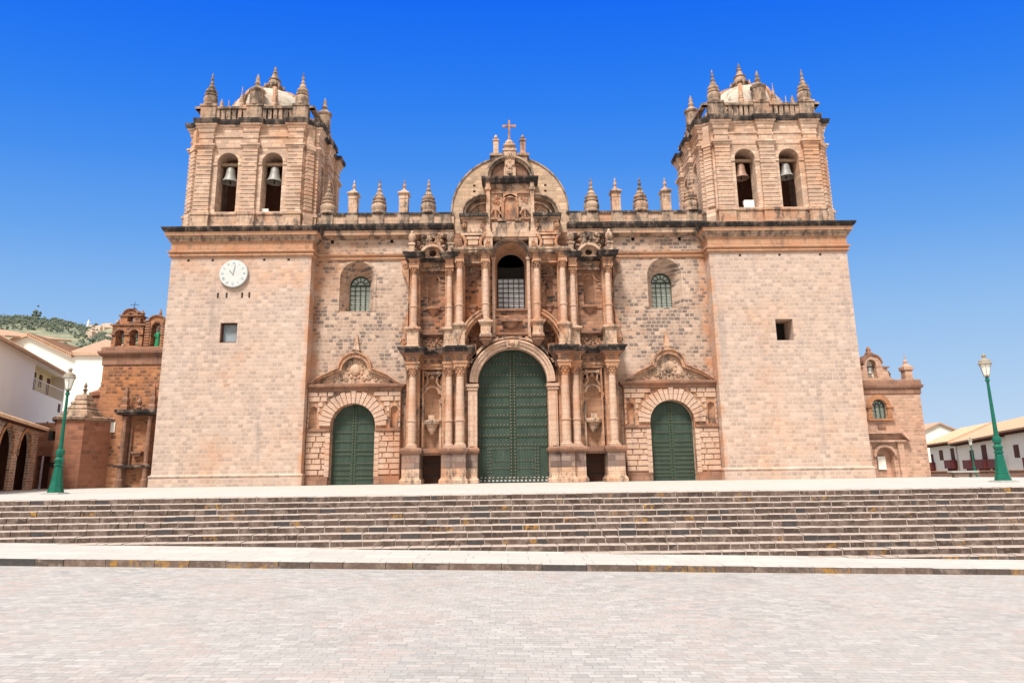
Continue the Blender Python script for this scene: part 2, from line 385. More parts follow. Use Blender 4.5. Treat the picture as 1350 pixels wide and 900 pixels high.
M['farhouse'] = plain('far_house_walls', (0.55, 0.42, 0.33), 0.9, var=0.5, scale=0.04)
M['earth'] = plain('bare_ground', (0.20, 0.17, 0.14), 0.95, var=0.2, scale=0.1)
M['street'] = plain('street_paving', (0.30, 0.28, 0.26), 0.9, var=0.15, scale=0.5)
M['balcony'] = plain('dark_red_balcony_wood', (0.13, 0.03, 0.03), 0.6, var=0.3)

# ------------------------------------------------------------ mesh helpers
YF = None
class MB:
    """collects shapes; s=-1 mirrors x. build() links everything as one mesh object"""
    def __init__(self, s=1):
        self.v, self.f, self.mi, self.s, self.cm = [], [], [], s, 0
    def add(self, vs, fs):
        o = len(self.v)
        if YF: vs = [(p[0], YF[0] + (p[1] - YF[0]) * YF[1], p[2]) for p in vs]
        self.v += [(p[0] * self.s, p[1], p[2]) for p in vs]
        self.f += [tuple(i + o for i in f) for f in fs]
        self.mi += [self.cm] * len(fs)
    def box(self, x0, x1, y0, y1, z0, z1):
        self.add([(x0, y0, z0), (x1, y0, z0), (x1, y1, z0), (x0, y1, z0), (x0, y0, z1), (x1, y0, z1), (x1, y1, z1), (x0, y1, z1)],
                 [(0, 3, 2, 1), (4, 5, 6, 7), (0, 1, 5, 4), (1, 2, 6, 5), (2, 3, 7, 6), (3, 0, 4, 7)])
    def frustum(self, cx, cy, z0, z1, a0, b0, a1, b1):
        self.add([(cx - a0, cy - b0, z0), (cx + a0, cy - b0, z0), (cx + a0, cy + b0, z0), (cx - a0, cy + b0, z0),
                  (cx - a1, cy - b1, z1), (cx + a1, cy - b1, z1), (cx + a1, cy + b1, z1), (cx - a1, cy + b1, z1)],
                 [(0, 3, 2, 1), (4, 5, 6, 7), (0, 1, 5, 4), (1, 2, 6, 5), (2, 3, 7, 6), (3, 0, 4, 7)])
    def poly(self, outer, y0, y1, holes=(), hole_walls=True):
        """polygon in x,z extruded along y, with holes"""
        loops = [list(outer)] + [list(h) for h in holes]
        tri = tessellate_polygon([[Vector((p[0], p[1], 0)) for p in lp] for lp in loops])
        flat = [p for lp in loops for p in lp]; n = len(flat)
        vs = [(p[0], y0, p[1]) for p in flat] + [(p[0], y1, p[1]) for p in flat]
        fs = [tuple(t_) for t_ in tri] + [tuple(i + n for i in reversed(t_)) for t_ in tri]
        o = 0
        for k, lp in enumerate(loops):
            m = len(lp)
            if k == 0 or hole_walls:
                for i in range(m):
                    j = (i + 1) % m
                    fs.append((o + i, o + j, o + j + n, o + i + n))
            o += m
        self.add(vs, fs)
    def stack(self, plan, prof, cap=True):
        """plan polygon (CCW, x,y) lofted through (offset, z) pairs"""
        n = len(plan); vs = []; fs = []
        for off, z in prof:
            vs += [(x, y, z) for x, y in offset_poly(plan, off)]
        for k in range(len(prof) - 1):
            for i in range(n):
                j = (i + 1) % n
                fs.append((k * n + i, k * n + j, (k + 1) * n + j, (k + 1) * n + i))
        if cap:
            for k, rev in ((0, True), (len(prof) - 1, False)):
                tri = tessellate_polygon([[Vector((vs[k * n + i][0], vs[k * n + i][1], 0)) for i in range(n)]])
                for t_ in tri:
                    fs.append(tuple(k * n + i for i in (reversed(t_) if rev else t_)))
        self.add(vs, fs)
    def lathe(self, cx, cy, prof, n=14, ph=0.0, sx=1.0, sy=1.0):
        vs = []; fs = []
        for r, z in prof:
            for i in range(n):
                a = ph + 2 * PI * i / n
                vs.append((cx + r * math.cos(a) * sx, cy + r * math.sin(a) * sy, z))
        m = len(prof)
        for k in range(m - 1):
            for i in range(n):
                j = (i + 1) % n
                fs.append((k * n + i, k * n + j, (k + 1) * n + j, (k + 1) * n + i))
        fs.append(tuple(reversed(range(n)))); fs.append(tuple(range((m - 1) * n, m * n)))
        self.add(vs, fs)
    def sq(self, cx, cy, prof):
        """square-plan lathe (half-width, z)"""
        self.lathe(cx, cy, [(r * math.sqrt(2), z) for r, z in prof], 4, PI / 4)
    def tube(self, pts, r, n=6, taper=None):
        vs = []; fs = []; m = len(pts)
        P_ = [Vector(p) for p in pts]
        for k, p in enumerate(P_):
            d = (P_[min(k + 1, m - 1)] - P_[max(k - 1, 0)]).normalized()
            a = d.orthogonal().normalized() if abs(d.y) > 0.9 else d.cross(Vector((0, 1, 0))).normalized()
            b = d.cross(a).normalized()
            rr = r if taper is None else r + (taper - r) * k / (m - 1)
            for i in range(n):
                t_ = 2 * PI * i / n
                vs.append(tuple(p + a * math.cos(t_) * rr + b * math.sin(t_) * rr))
        for k in range(m - 1):
            for i in range(n):
                j = (i + 1) % n
                fs.append((k * n + i, k * n + j, (k + 1) * n + j, (k + 1) * n + i))
        fs.append(tuple(reversed(range(n)))); fs.append(tuple(range((m - 1) * n, m * n)))
        self.add(vs, fs)
    def ball(self, cx, cy, cz, r, n=8, sx=1, sy=1, sz=1):
        prof = []
        m = max(4, n // 2)
        vs = []; fs = []
        for k in range(1, m):
            a = PI * k / m
            for i in range(n):
                b = 2 * PI * i / n
                vs.append((cx + r * sx * math.sin(a) * math.cos(b), cy + r * sy * math.sin(a) * math.sin(b), cz - r * sz * math.cos(a)))
        for k in range(m - 2):
            for i in range(n):
                j = (i + 1) % n
                fs.append((k * n + i, k * n + j, (k + 1) * n + j, (k + 1) * n + i))
        b0 = len(vs); vs += [(cx, cy, cz - r * sz), (cx, cy, cz + r * sz)]
        for i in range(n):
            j = (i + 1) % n
            fs.append((b0, j, i)); fs.append((b0 + 1, (m - 2) * n + i, (m - 2) * n + j))
        self.add(vs, fs)
    def arcband(self, cx, cz, r0, r1, a0, a1, y0, y1, n=18, ez=1.0):
        A = [a0 + (a1 - a0) * i / n for i in range(n + 1)]
        o = [(cx + r1 * math.cos(a), cz + r1 * ez * math.sin(a)) for a in A] + [(cx + r0 * math.cos(a), cz + r0 * ez * math.sin(a)) for a in reversed(A)]
        m = len(o); N = n + 1
        vs = [(x, y0, z) for x, z in o] + [(x, y1, z) for x, z in o]
        fs = []
        for i in range(n):
            fs.append((i, i + 1, 2 * N - 2 - i, 2 * N - 1 - i)); fs.append((m + i, m + 2 * N - 1 - i, m + 2 * N - 2 - i, m + i + 1))
        for i in range(m):
            j = (i + 1) % m
            fs.append((i, j, j + m, i + m))
        self.add(vs, fs)
    def niche(self, cx, y, z0, zs, r, depth, n=10):
        """concave half-round recess with a half dome, opening at plane y, going towards +y"""
        rows = [z0, zs]; vs = []; fs = []
        for z in rows:
            for i in range(n + 1):
                a = PI * i / n
                vs.append((cx + r * math.cos(a), y + depth * math.sin(a), z))
        k0 = n + 1
        fs += [(i, i + 1, k0 + i + 1, k0 + i) for i in range(n)]
        m = 5
        prev = k0
        for k in range(1, m + 1):
            b = PI / 2 * k / m
            base = len(vs)
            for i in range(n + 1):
                a = PI * i / n
                vs.append((cx + r * math.cos(a) * math.cos(b), y + depth * math.sin(a) * math.cos(b), zs + r * math.sin(b)))
            fs += [(prev + i, prev + i + 1, base + i + 1, base + i) for i in range(n)]
            prev = base
        # floor
        fs.append(tuple(range(n + 1)))
        # thicken outward
        self.add(vs, fs)
    def build(self, name, mat, parent=None, smooth=False, recalc=True):
        me = bpy.data.meshes.new(name)
        me.from_pydata(self.v, [], self.f)
        mats = mat if isinstance(mat, (list, tuple)) else [mat]
        for m_ in mats: me.materials.append(m_)
        if len(mats) > 1: me.polygons.foreach_set('material_index', self.mi)
        if recalc:
            bm = bmesh.new(); bm.from_mesh(me)
            bmesh.ops.remove_doubles(bm, verts=bm.verts, dist=0.0001) if False else None
            bmesh.ops.recalc_face_normals(bm, faces=bm.faces); bm.to_mesh(me); bm.free()
        if smooth:
            me.polygons.foreach_set('use_smooth', [True] * len(me.polygons))
            try: me.set_sharp_from_angle(angle=math.radians(38))
            except Exception: pass
        me.update()
        o = bpy.data.objects.new(name, me); COL.objects.link(o)
        if parent: o.parent = parent
        return o

def offset_poly(P_, d):
    if abs(d) < 1e-9: return list(P_)
    n = len(P_); out = []
    for i in range(n):
        p0, p1, p2 = P_[i - 1], P_[i], P_[(i + 1) % n]
        d1 = Vector((p1[0] - p0[0], p1[1] - p0[1])).normalized(); d2 = Vector((p2[0] - p1[0], p2[1] - p1[1])).normalized()
        n1 = Vector((d1.y, -d1.x)); n2 = Vector((d2.y, -d2.x))
        k = 1 + n1.dot(n2)
        if k < 0.2: k = 0.2
        m_ = (n1 + n2) / k
        out.append((p1[0] + m_.x * d, p1[1] + m_.y * d))
    return out

def arch(cx, z0, zs, r, n=16, ez=1.0):
    return [(cx - r, z0), (cx + r, z0)] + [(cx + r * math.cos(PI * i / n), zs + r * ez * math.sin(PI * i / n)) for i in range(n + 1)]
def rect(x0, x1, z0, z1): return [(x0, z0), (x1, z0), (x1, z1), (x0, z1)]
def arc(cx, cz, r, a0, a1, n=12, ez=1.0): return [(cx + r * math.cos(a0 + (a1 - a0) * i / n), cz + r * ez * math.sin(a0 + (a1 - a0) * i / n)) for i in range(n + 1)]

def thing(name, label, cat, loc=(0, 0, 0), group=None):
    o = bpy.data.objects.new(name, None); COL.objects.link(o); o.location = loc; o.empty_display_size = 0.3
    o['label'] = label; o['category'] = cat
    if group: o['group'] = group
    return o
def tag(o, label, cat, group=None):
    o['label'] = label; o['category'] = cat
    if group: o['group'] = group
    return o
def struct(o): o['kind'] = 'structure'; return o
def under(parent, *objs):
    """parent objects modelled in world coordinates under an Empty that stands at its own base"""
    for o in objs:
        o.parent = parent; o.matrix_parent_inverse = Matrix.Translation(-parent.location)
def copy_tree(o, parent=None):
    c = o.copy(); COL.objects.link(c)
    if parent: c.parent = parent
    for ch in list(o.children): copy_tree(ch, c)
    return c

# ============================================================ SETTING
def make_sheet(name, pts, mat, z=None, thick=0.3):
    m = MB(); n = len(pts)
    vs = [(p[0], p[1], p[2]) for p in pts] + [(p[0], p[1], p[2] - thick) for p in pts]
    fs = [tuple(range(n)), tuple(reversed(range(n, 2 * n)))] + [(i, (i + 1) % n, (i + 1) % n + n, i + n) for i in range(n)]
    m.add(vs, fs)
    return struct(m.build(name, mat))
g = MB(); 
g.add([(4000 * math.cos(2 * PI * i / 48), 4000 * math.sin(2 * PI * i / 48), -3.0) for i in range(48)], [tuple(range(48))])
struct(g.build('ground', M['earth']))
# plaza: falls gently to the right
pl = lambda x, dz=0.0: -1.40 - 0.0225 * x + dz
make_sheet('plaza', [(-60, -45, pl(-60)), (60, -45, pl(60)), (60, 14.12, pl(60)), (-60, 14.12, pl(-60))], M['setts'], thick=0.5)
sw = lambda x: -1.27 - 0.0235 * x
make_sheet('sidewalk', [(-60, 14.30, sw(-60)), (60, 14.30, sw(60)), (60, 17.6, sw(60)), (-60, 17.6, sw(-60))], M['flags'], thick=0.6)
# kerb of separate stones
k = MB(); x = -45.0
while x < 45:
    w = random.uniform(0.55, 1.1)
    j = random.uniform(-0.006, 0.006)
    k.add([(x, 14.1 + j, sw(x) - 0.6), (x + w - 0.012, 14.1 + j, sw(x + w) - 0.6), (x + w - 0.012, 14.3, sw(x + w) - 0.6), (x, 14.3, sw(x) - 0.6),
           (x, 14.1 + j, sw(x) - 0.003 + j), (x + w - 0.012, 14.1 + j, sw(x + w) - 0.003 + j), (x + w - 0.012, 14.3, sw(x + w) - 0.003), (x, 14.3, sw(x) - 0.003)],
          [(0, 3, 2, 1), (0, 1, 5, 4), (1, 2, 6, 5), (2, 3, 7, 6), (3, 0, 4, 7)])
    k.cm = 1
    k.add([(x, 14.1 + j, sw(x) + j), (x + w - 0.012, 14.1 + j, sw(x + w) + j), (x + w - 0.012, 14.3, sw(x + w) + 0.001), (x, 14.3, sw(x) + 0.001)], [(0, 1, 2, 3)])
    k.cm = 0
    x += w
struct(k.build('kerb', [M['kerbstone'], M['flags']], recalc=False))
# steps, each of separate worn stones over a bed of pale mortar
st = MB()
Y0, TR, RI, NS = 19.15, 0.345, 0.143, 13
rs = random.Random(3)
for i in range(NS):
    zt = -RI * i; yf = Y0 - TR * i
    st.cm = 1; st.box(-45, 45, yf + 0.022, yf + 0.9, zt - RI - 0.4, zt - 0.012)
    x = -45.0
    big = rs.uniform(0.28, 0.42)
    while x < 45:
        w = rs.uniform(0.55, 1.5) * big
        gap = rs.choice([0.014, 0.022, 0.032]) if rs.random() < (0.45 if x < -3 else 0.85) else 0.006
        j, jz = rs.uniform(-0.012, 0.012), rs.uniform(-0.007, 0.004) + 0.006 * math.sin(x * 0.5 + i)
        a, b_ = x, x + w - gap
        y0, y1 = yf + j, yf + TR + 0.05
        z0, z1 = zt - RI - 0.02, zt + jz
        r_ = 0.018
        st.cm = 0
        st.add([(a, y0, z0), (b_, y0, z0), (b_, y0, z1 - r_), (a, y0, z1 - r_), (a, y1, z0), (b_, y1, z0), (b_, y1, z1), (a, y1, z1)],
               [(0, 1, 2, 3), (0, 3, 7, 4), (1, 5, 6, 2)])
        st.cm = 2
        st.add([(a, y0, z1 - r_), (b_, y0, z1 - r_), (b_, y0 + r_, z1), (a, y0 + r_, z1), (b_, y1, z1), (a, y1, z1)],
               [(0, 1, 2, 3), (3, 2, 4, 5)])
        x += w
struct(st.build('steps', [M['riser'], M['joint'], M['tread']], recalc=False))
make_sheet('atrium_paving', [(-90, Y0 + 0.30, -0.004), (90, Y0 + 0.30, -0.004), (90, 31, -0.004), (29.6, 31, -0.004), (29.6, 90, -0.004), (-90, 90, -0.004)], M['flags'], thick=2.8)
# lower street beyond the right end of the atrium
make_sheet('street', [(29.7, 31.1, -0.70), (130, 31.1, -0.70), (130, 62.6, -0.70), (29.7, 62.6, -0.70)], M['street'], thick=2.2)

# hill behind the town on the left
h = MB(); nx, ny = 60, 26
prof_pts = [(-1400, 120), (-900, 160), (-700, 168), (-560, 163), (-474, 153), (-423, 147), (-400, 141), (-381, 142), (-366, 150), (-316, 135), (-250, 110), (-120, 60), (60, 18), (200, 4), (400, 0)]
def hz(x):
    for (a, za), (b_, zb) in zip(prof_pts, prof_pts[1:]):
        if a <= x <= b_: return za + (zb - za) * (x - a) / (b_ - a)
    return 0
vs = []; fs = []
for j in range(ny + 1):
    v_ = j / ny
    for i in range(nx + 1):
        x = -1400 + 1800 * i / nx
        y = 200 + 500 * v_
        # measured ridge stands at y=600; in front of it the slope climbs
        q = min(1.0, (y - 200) / 400.0)
        z = hz(x * (600 / max(y, 300))) * (q ** 1.15) * (1 if y <= 600 else 1 - (y - 600) / 150)
        z += 3.5 * math.sin(x * 0.021 + 1) * math.sin(y * 0.03) * q
        vs.append((x * (y / 600) if y < 600 else x, y, max(-3.2, z - 3.0)))
for j in range(ny):
    for i in range(nx):
        a = j * (nx + 1) + i
        fs.append((a, a + 1, a + nx + 2, a + nx + 1))
h.add(vs, fs)
struct(h.build('hills', M['hill'], smooth=True))
def hill_z(x, y):
    q = min(1.0, (y - 200) / 400.0)
    xx = x * 600 / y
    return hz(xx * (600 / max(y, 300))) * q ** 1.15 - 3.0 + 3.5 * math.sin(xx * 0.021 + 1) * math.sin(y * 0.03) * q
# wood on the hill: leafy clumps
tw = MB(); rt = random.Random(5)
for _ in range(3000):
    y = rt.uniform(380, 598); px_ = rt.uniform(-0.86, -0.56)
    x = px_ * y
    if math.sin(x * 0.045 + 2) + math.sin(y * 0.05 + x * 0.02) + rt.uniform(-0.9, 0.9) < -0.1: continue
    z = hill_z(x, y); r = rt.uniform(0.8, 2.4)
    for _k in range(5):
        a = rt.uniform(0, 2 * PI); rr = r * rt.uniform(0.1, 0.8)
        tw.ball(x + rr * math.cos(a), y + rr * math.sin(a) * 0.7, z + r * rt.uniform(0.3, 1.5), r * rt.uniform(0.25, 0.5), 5)
o = tw.build('woodland', M['foliage'], recalc=False); tag(o, 'dull green woods covering the far hillside', 'woods'); o['kind'] = 'stuff'
# scattered houses on the hill
fh = MB()
for _ in range(26):
    y = rt.uniform(520, 590); x = rt.uniform(-0.645, -0.60) * y
    z = hill_z(x, y); w = rt.uniform(2, 4)
    fh.box(x - w * .7, x + w * .7, y - w, y + w, z - 1, z + rt.uniform(2, 4))
o = fh.build('hillside_houses', M['farhouse'], recalc=False); tag(o, 'tiny far houses clustered on the hill crest beside the twin bell arches', 'houses'); o['kind'] = 'stuff'
# lone tree on the crest
tx, ty = -438.5, 598
tr = thing('tree', 'lone dark tree standing on the crest of the far hill', 'tree', (tx, ty, 144))
a = MB(); a.tube([(tx, ty, 142), (tx, ty, 152)], 0.7, 6, 0.3); b_ = MB()
for _ in range(40):
    b_.ball(tx + rt.gauss(0, 1.8), ty + rt.gauss(0, 1.8), 151 + rt.gauss(0, 3.2), rt.uniform(0.7, 1.5), 5)
under(tr, a.build('trunk', M['trunk']), b_.build('crown', M['foliage'], recalc=False))
# white statue monument on the hill
mx_, my_ = -388.5, 597
mo = thing('monument', 'small white monument on a pedestal on the far hilltop', 'monument', (mx_, my_, 138))
a = MB(); a.frustum(mx_, my_, 134, 140.5, 2.2, 2.2, 1.4, 1.4); b_ = MB()
b_.lathe(mx_, my_, [(1.0, 140.5), (.8, 143), (.6, 145), (.55, 145.6), (.4, 146.4), (.1, 146.8)], 8)
b_.tube([(mx_ - 1.7, my_, 144), (mx_, my_, 144.7), (mx_ + 1.7, my_, 144)], 0.3, 5)
under(mo, a.build('pedestal', M['concrete']), b_.build('figure', M['white_paint']))

# ============================================================ CATHEDRAL
CA = thing('cathedral', 'large pink stone cathedral with twin bell towers and carved portal above the steps', 'cathedral', (0, 44, 0))
WHOLE = {'rusticated_blocks', 'tympanum', 'pediment_moulding', 'tower', 'nave_wall', 'belfry', 'portal_wall', 'main_door', 'capital', 'kick_plate', 'grille', 'numerals', 'studs', 'cornice_top', 'bell_gable', 'roof', 'wall', 'body', 'cross', 'pedestal_course', 'slats'}
def clusters(mb, tol=0.06):
    n = len(mb.v); par = list(range(n))
    def find(x):
        while par[x] != x: par[x] = par[par[x]]; x = par[x]
        return x
    for f in mb.f:
        r0 = find(f[0])
        for i in f[1:]:
            r1 = find(i)
            if r1 != r0: par[r1] = r0
    isl = {}
    for i in range(n): isl.setdefault(find(i), []).append(i)
    boxes = []
    for k_, idx in isl.items():
        xs, ys, zs = [mb.v[i][0] for i in idx], [mb.v[i][1] for i in idx], [mb.v[i][2] for i in idx]
        boxes.append([k_, min(xs) - tol / 2, max(xs) + tol / 2, min(ys) - tol / 2, max(ys) + tol / 2, min(zs) - tol / 2, max(zs) + tol / 2])
    cp_ = list(range(len(boxes)))
    def cf(x):
        while cp_[x] != x: cp_[x] = cp_[cp_[x]]; x = cp_[x]
        return x
    for i in range(len(boxes)):
        A_ = boxes[i]
        for j in range(i + 1, len(boxes)):
            B_ = boxes[j]
            if A_[1] <= B_[2] and B_[1] <= A_[2] and A_[3] <= B_[4] and B_[3] <= A_[4] and A_[5] <= B_[6] and B_[5] <= A_[6]: cp_[cf(j)] = cf(i)
    groups = {}
    root_of = {b_[0]: cf(i) for i, b_ in enumerate(boxes)}
    for fi, f in enumerate(mb.f): groups.setdefault(root_of[find(f[0])], []).append(fi)
    return list(groups.values())
def split_build(mb, name, mat, smooth=False):
    if name in WHOLE: return [mb.build(name, mat, smooth=smooth)]
    gr = clusters(mb)
    if len(gr) < 2 or len(gr) > 90: return [mb.build(name, mat, smooth=smooth)]
    out = []
    for g_ in gr:
        q = MB(); used = {}
        for fi in g_:
            ff = []
            for i in mb.f[fi]:
                if i not in used: used[i] = len(q.v); q.v.append(mb.v[i])
                ff.append(used[i])
            q.f.append(tuple(ff)); q.mi.append(mb.mi[fi])
        out.append(q.build(name, mat, smooth=smooth))
    out.sort(key=lambda o_: -len(o_.data.polygons))
    return out
def part(mb, name, mat, parent=None, smooth=False, label=None):
    objs_ = split_build(mb, name, mat, smooth)
    for o in objs_:
        if parent is None: under(CA, o)
        else: o.parent = parent
    return objs_[0]
def part_one(mb, name, mat, parent=None, smooth=False, label=None):
    o = mb.build(name, mat, smooth=smooth)
    if parent is None: under(CA, o)
    else:
        o.parent = parent; o.matrix_parent_inverse = parent.matrix_parent_inverse if False else Matrix.Identity(4)
        o.matrix_parent_inverse = Matrix.Identity(4)
    if label: o['label'] = label
    return o
# parts live in world coordinates; a sub-part's parent has identity local transform, so its inverse stays identity

def box_hole_back(m, x0, x1, y0, y1, z0, z1):
    """inner lining (back + sides) of a deep opening"""
    m.box(x0, x1, y1, y1 + 0.05, z0, z1)

TY = 44.0; AX = 18.9
def pinnacle_round(m, cx, cy, z0, h, r):
    """stacked baroque urn pinnacle with a ball finial"""
    P_ = [(1.0, 0), (1.02, .04), (.92, .07), (1.0, .12), (1.05, .20), (.92, .26), (.78, .29), (.95, .31), (.95, .345), (.70, .37), (.80, .40), (.86, .43), (.80, .47),
          (.50, .50), (.55, .53), (.42, .60), (.26, .64), (.34, .67), (.22, .72), (.12, .76), (.22, .80), (.22, .84), (.10, .88), (.14, .92), (.10, .96), (.03, 1.0)]
    m.lathe(cx, cy, [(a * r, z0 + b * h) for a, b in P_], 12)
def pinnacle_square(m, cx, cy, z0, h, r):
    m.sq(cx, cy, [(r * .88, z0), (r * .88, z0 + h * .40), (r * .95, z0 + h * .41), (r * .95, z0 + h * .44), (r * .88, z0 + h * .45), (r * .88, z0 + h * .52), (r * 1.15, z0 + h * .55),
                  (r * 1.2, z0 + h * .575), (r * 1.0, z0 + h * .60), (r * .6, z0 + h * .64), (r * .45, z0 + h * .68)])
    m.lathe(cx, cy, [(r * .45, z0 + h * .66), (r * .2, z0 + h * .74), (r * .35, z0 + h * .79), (r * .38, z0 + h * .83), (r * .15, z0 + h * .87), (r * .2, z0 + h * .92), (r * .04, z0 + h)], 8)

for s in (-1, 1):
    side = 'left' if s < 0 else 'right'
    # ---- tower shaft
    holes = []
    slots = []
    if s < 0:
        for cx in (20.35, 19.75, 18.68, 18.18): slots.append((cx - .07, cx + .07, 12.75, 13.15))
        win = (18.85, 20.0, 9.6, 11.0)
    else:
        win = (18.25, 19.45, 9.35, 10.85)
    for cx in ((22.6, 20.9, 17.3, 15.6) if s < 0 else (21.9, 19.0, 16.2)): slots.append((cx - .09, cx + .09, 15.42, 15.6))
    holes = [rect(a, b, c, d) for a, b, c, d in slots] + [rect(*win)]
    m = MB(s)
    m.poly(rect(14.0, 23.8, 0, 17.2), TY, TY + 1.6, holes)
    m.box(14.0, 23.8, TY + 1.6, TY + 10, 0, 17.2)
    tower = part(m, 'tower', M['tower'])
    m = MB(s)
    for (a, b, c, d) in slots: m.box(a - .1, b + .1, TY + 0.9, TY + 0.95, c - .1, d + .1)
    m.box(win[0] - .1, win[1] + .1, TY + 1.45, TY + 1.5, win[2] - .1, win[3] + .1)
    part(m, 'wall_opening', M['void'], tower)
    m = MB(s)
    if s < 0:
        m.poly(rect(win[0], win[1], win[2], win[3]), TY + 0.12, TY + 0.3, [rect(win[0] + .07, win[1] - .07, win[2] + .07, win[3] - .07)])
        w = part(m, 'tower_window', M['wood']); 
        m = MB(s); m.box(win[0] + .06, win[1] - .06, TY + 0.42, TY + 0.45, win[2] + .06, win[3] - .06); part(m, 'pane', M['glass_blue'], w)
    # plinth
    m = MB(s)
    plan = [(13.95, TY), (23.8, TY), (23.8, TY + 10), (13.95, TY + 10)] if s > 0 else None
    plan = [(14.0, TY), (23.8, TY), (23.8, TY + 10), (14.0, TY + 10)]
    m.stack(plan, [(0.10, 0), (0.10, 0.62), (0.14, 0.64), (0.14, 0.72), (0.05, 0.76), (0.003, 0.80)], cap=False)
    part(m, 'plinth', M['tower'], tower)
    # astragal + frieze + cornice
    m = MB(s)
    m.stack(plan, [(0.003, 15.70), (0.10, 15.74), (0.16, 15.82), (0.10, 15.92), (0.10, 16.0), (0.22, 16.06), (0.22, 16.16), (0.06, 16.20), (0.06, 16.78), (0.16, 16.84)], cap=False)
    part(m, 'frieze', M['band'], tower)
    m = MB(s)
    m.stack(plan, [(0.08, 16.80), (0.18, 16.86), (0.22, 17.02), (0.27, 17.06), (0.36, 17.22)], cap=False)
    part(m, 'bed_moulding', M['weathered'], tower)
    m = MB(s)
    m.stack(plan, [(0.32, 17.20), (0.40, 17.22), (0.42, 17.44), (0.43, 17.46)], cap=False)
    part(m, 'corona', M['band'], tower)
    m = MB(s)
    m.stack(plan, [(0.40, 17.45), (0.50, 17.52), (0.60, 17.68), (0.62, 17.80), (0.1, 17.92)], cap=True)
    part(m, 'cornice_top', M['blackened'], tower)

    # ---- belfry
    HW, CH = 4.5, 0.75
    BY = TY + 0.35; CYb = BY + HW; YF = (BY, 0.80)
    def bplan(o=0.0):
        a = HW + o; c = CH
        return [(AX - a + c, CYb - a), (AX + a - c, CYb - a), (AX + a, CYb - a + c), (AX + a, CYb + a - c),
                (AX + a - c, CYb + a), (AX - a + c, CYb + a), (AX - a, CYb + a - c), (AX - a, CYb - a + c)]
    OX = 1.62   # arch axis either side of the middle
    # four walls with a pair of arches each
    m = MB(s)
    def wall(face):
        """face 0 front, 1 back, 2 and 3 the sides: panel in local u,z then turned"""
        global YF
        keep, YF = YF, None
        t_ = MB(1)
        holes = [arch(-OX, 19.25, 23.05, 0.74), arch(OX, 19.25, 23.05, 0.74)]
        t_.poly(rect(-(HW - CH), HW - CH, 17.9, 26.0), 0, 1.25, holes)
        YF = keep
        R_ = {0: lambda x, y: (AX + x, CYb - HW + y), 1: lambda x, y: (AX + x, CYb + HW - y),
              2: lambda x, y: (AX - HW + y, CYb + x), 3: lambda x, y: (AX + HW - y, CYb + x)}[face]
        m.add([(*R_(p[0], p[1]), p[2]) for p in t_.v], t_.f)
    for f_ in range(4): wall(f_)
    for (ux, uy) in ((-1, -1), (1, -1), (1, 1), (-1, 1)):      # chamfered corner piers
        c0 = (AX + ux * (HW - CH), CYb + uy * HW); c1 = (AX + ux * HW, CYb + uy * (HW - CH)); c2 = (AX + ux * (HW - 1.25), CYb + uy * (HW - 1.25))
        P_ = [c0, c1, (c1[0] - ux * 1.25, c1[1]), c2, (c0[0], c0[1] - uy * 1.25)]
        n = len(P_)
        m.add([(x, y, 17.9) for x, y in P_] + [(x, y, 26.0) for x, y in P_], [tuple(range(n)), tuple(range(n, 2 * n))] + [(i, (i + 1) % n, (i + 1) % n + n, i + n) for i in range(n)])
    m.box(AX - HW + .3, AX + HW - .3, CYb - HW + .3, CYb + HW - .3, 24.6, 24.9)   # vault floor over the bells
    belf = part(m, 'belfry', M['belfry'])
    m = MB(s); m.box(AX - 2.9, AX + 2.9, CYb - 0.6, CYb + 0.1, 17.95, 24.58); part(m, 'dark_core', M['wood'], belf)  # added core block; its dark brown puts the belfry's inner shade into colour
    # pedestal course
    m = MB(s)
    def rest(pil_positions, width, depth, z0, z1, cap=None):
        for face in range(4):
            for u in pil_positions:
                yield face, u
    def F(face, u, w, d, z0, z1, mb, inset=0.0, chamfer=False):
        a0, a1 = u - w, u + w
        if face == 0: mb.box(AX + a0, AX + a1, CYb - HW - d, CYb - HW + inset, z0, z1)
        elif face == 1: mb.box(AX + a0, AX + a1, CYb + HW - inset, CYb + HW + d, z0, z1)
        elif face == 2: mb.box(AX - HW - d, AX - HW + inset, CYb + a0, CYb + a1, z0, z1)
        else: mb.box(AX + HW - inset, AX + HW + d, CYb + a0, CYb + a1, z0, z1)
    PU = (-3.28, 0.0, 3.28)
    m.stack(bplan(), [(0.04, 17.9), (0.04, 18.95), (0.14, 19.0), (0.14, 19.10), (0.003, 19.16)], cap=False)
    for f_ in range(4):
        for u in PU:
            F(f_, u, 0.68, 0.38, 17.9, 18.12, m); F(f_, u, 0.62, 0.32, 18.12, 18.95, m); F(f_, u, 0.70, 0.40, 18.95, 19.12, m)
    part(m, 'pedestal_course', M['carved_pale'], belf)
    # rusticated pilasters
    for f_ in range(4):
        for u in PU:
            m = MB(s)
            F(f_, u, 0.60, 0.30, 19.12, 19.30, m)
            zz = 19.30; hh = 0.297
            for k_ in range(16):
                F(f_, u, 0.50, 0.20, zz, zz + 0.08, m)
                F(f_, u, 0.55, 0.27, zz + 0.08, zz + hh, m)
                zz += hh
            F(f_, u, 0.60, 0.30, zz, zz + 0.1, m); F(f_, u, 0.66, 0.36, zz + .1, zz + 0.24, m); F(f_, u, 0.74, 0.44, zz + .24, zz + .36, m)
            F(f_, u, 0.50, 0.22, zz + .36, zz + .84, m); F(f_, u, 0.56, 0.27, zz + .84, zz + .94, m); F(f_, u, 0.52, 0.22, zz + .94, 25.72, m)
            part(m, 'pilaster', M['belfry'], belf)
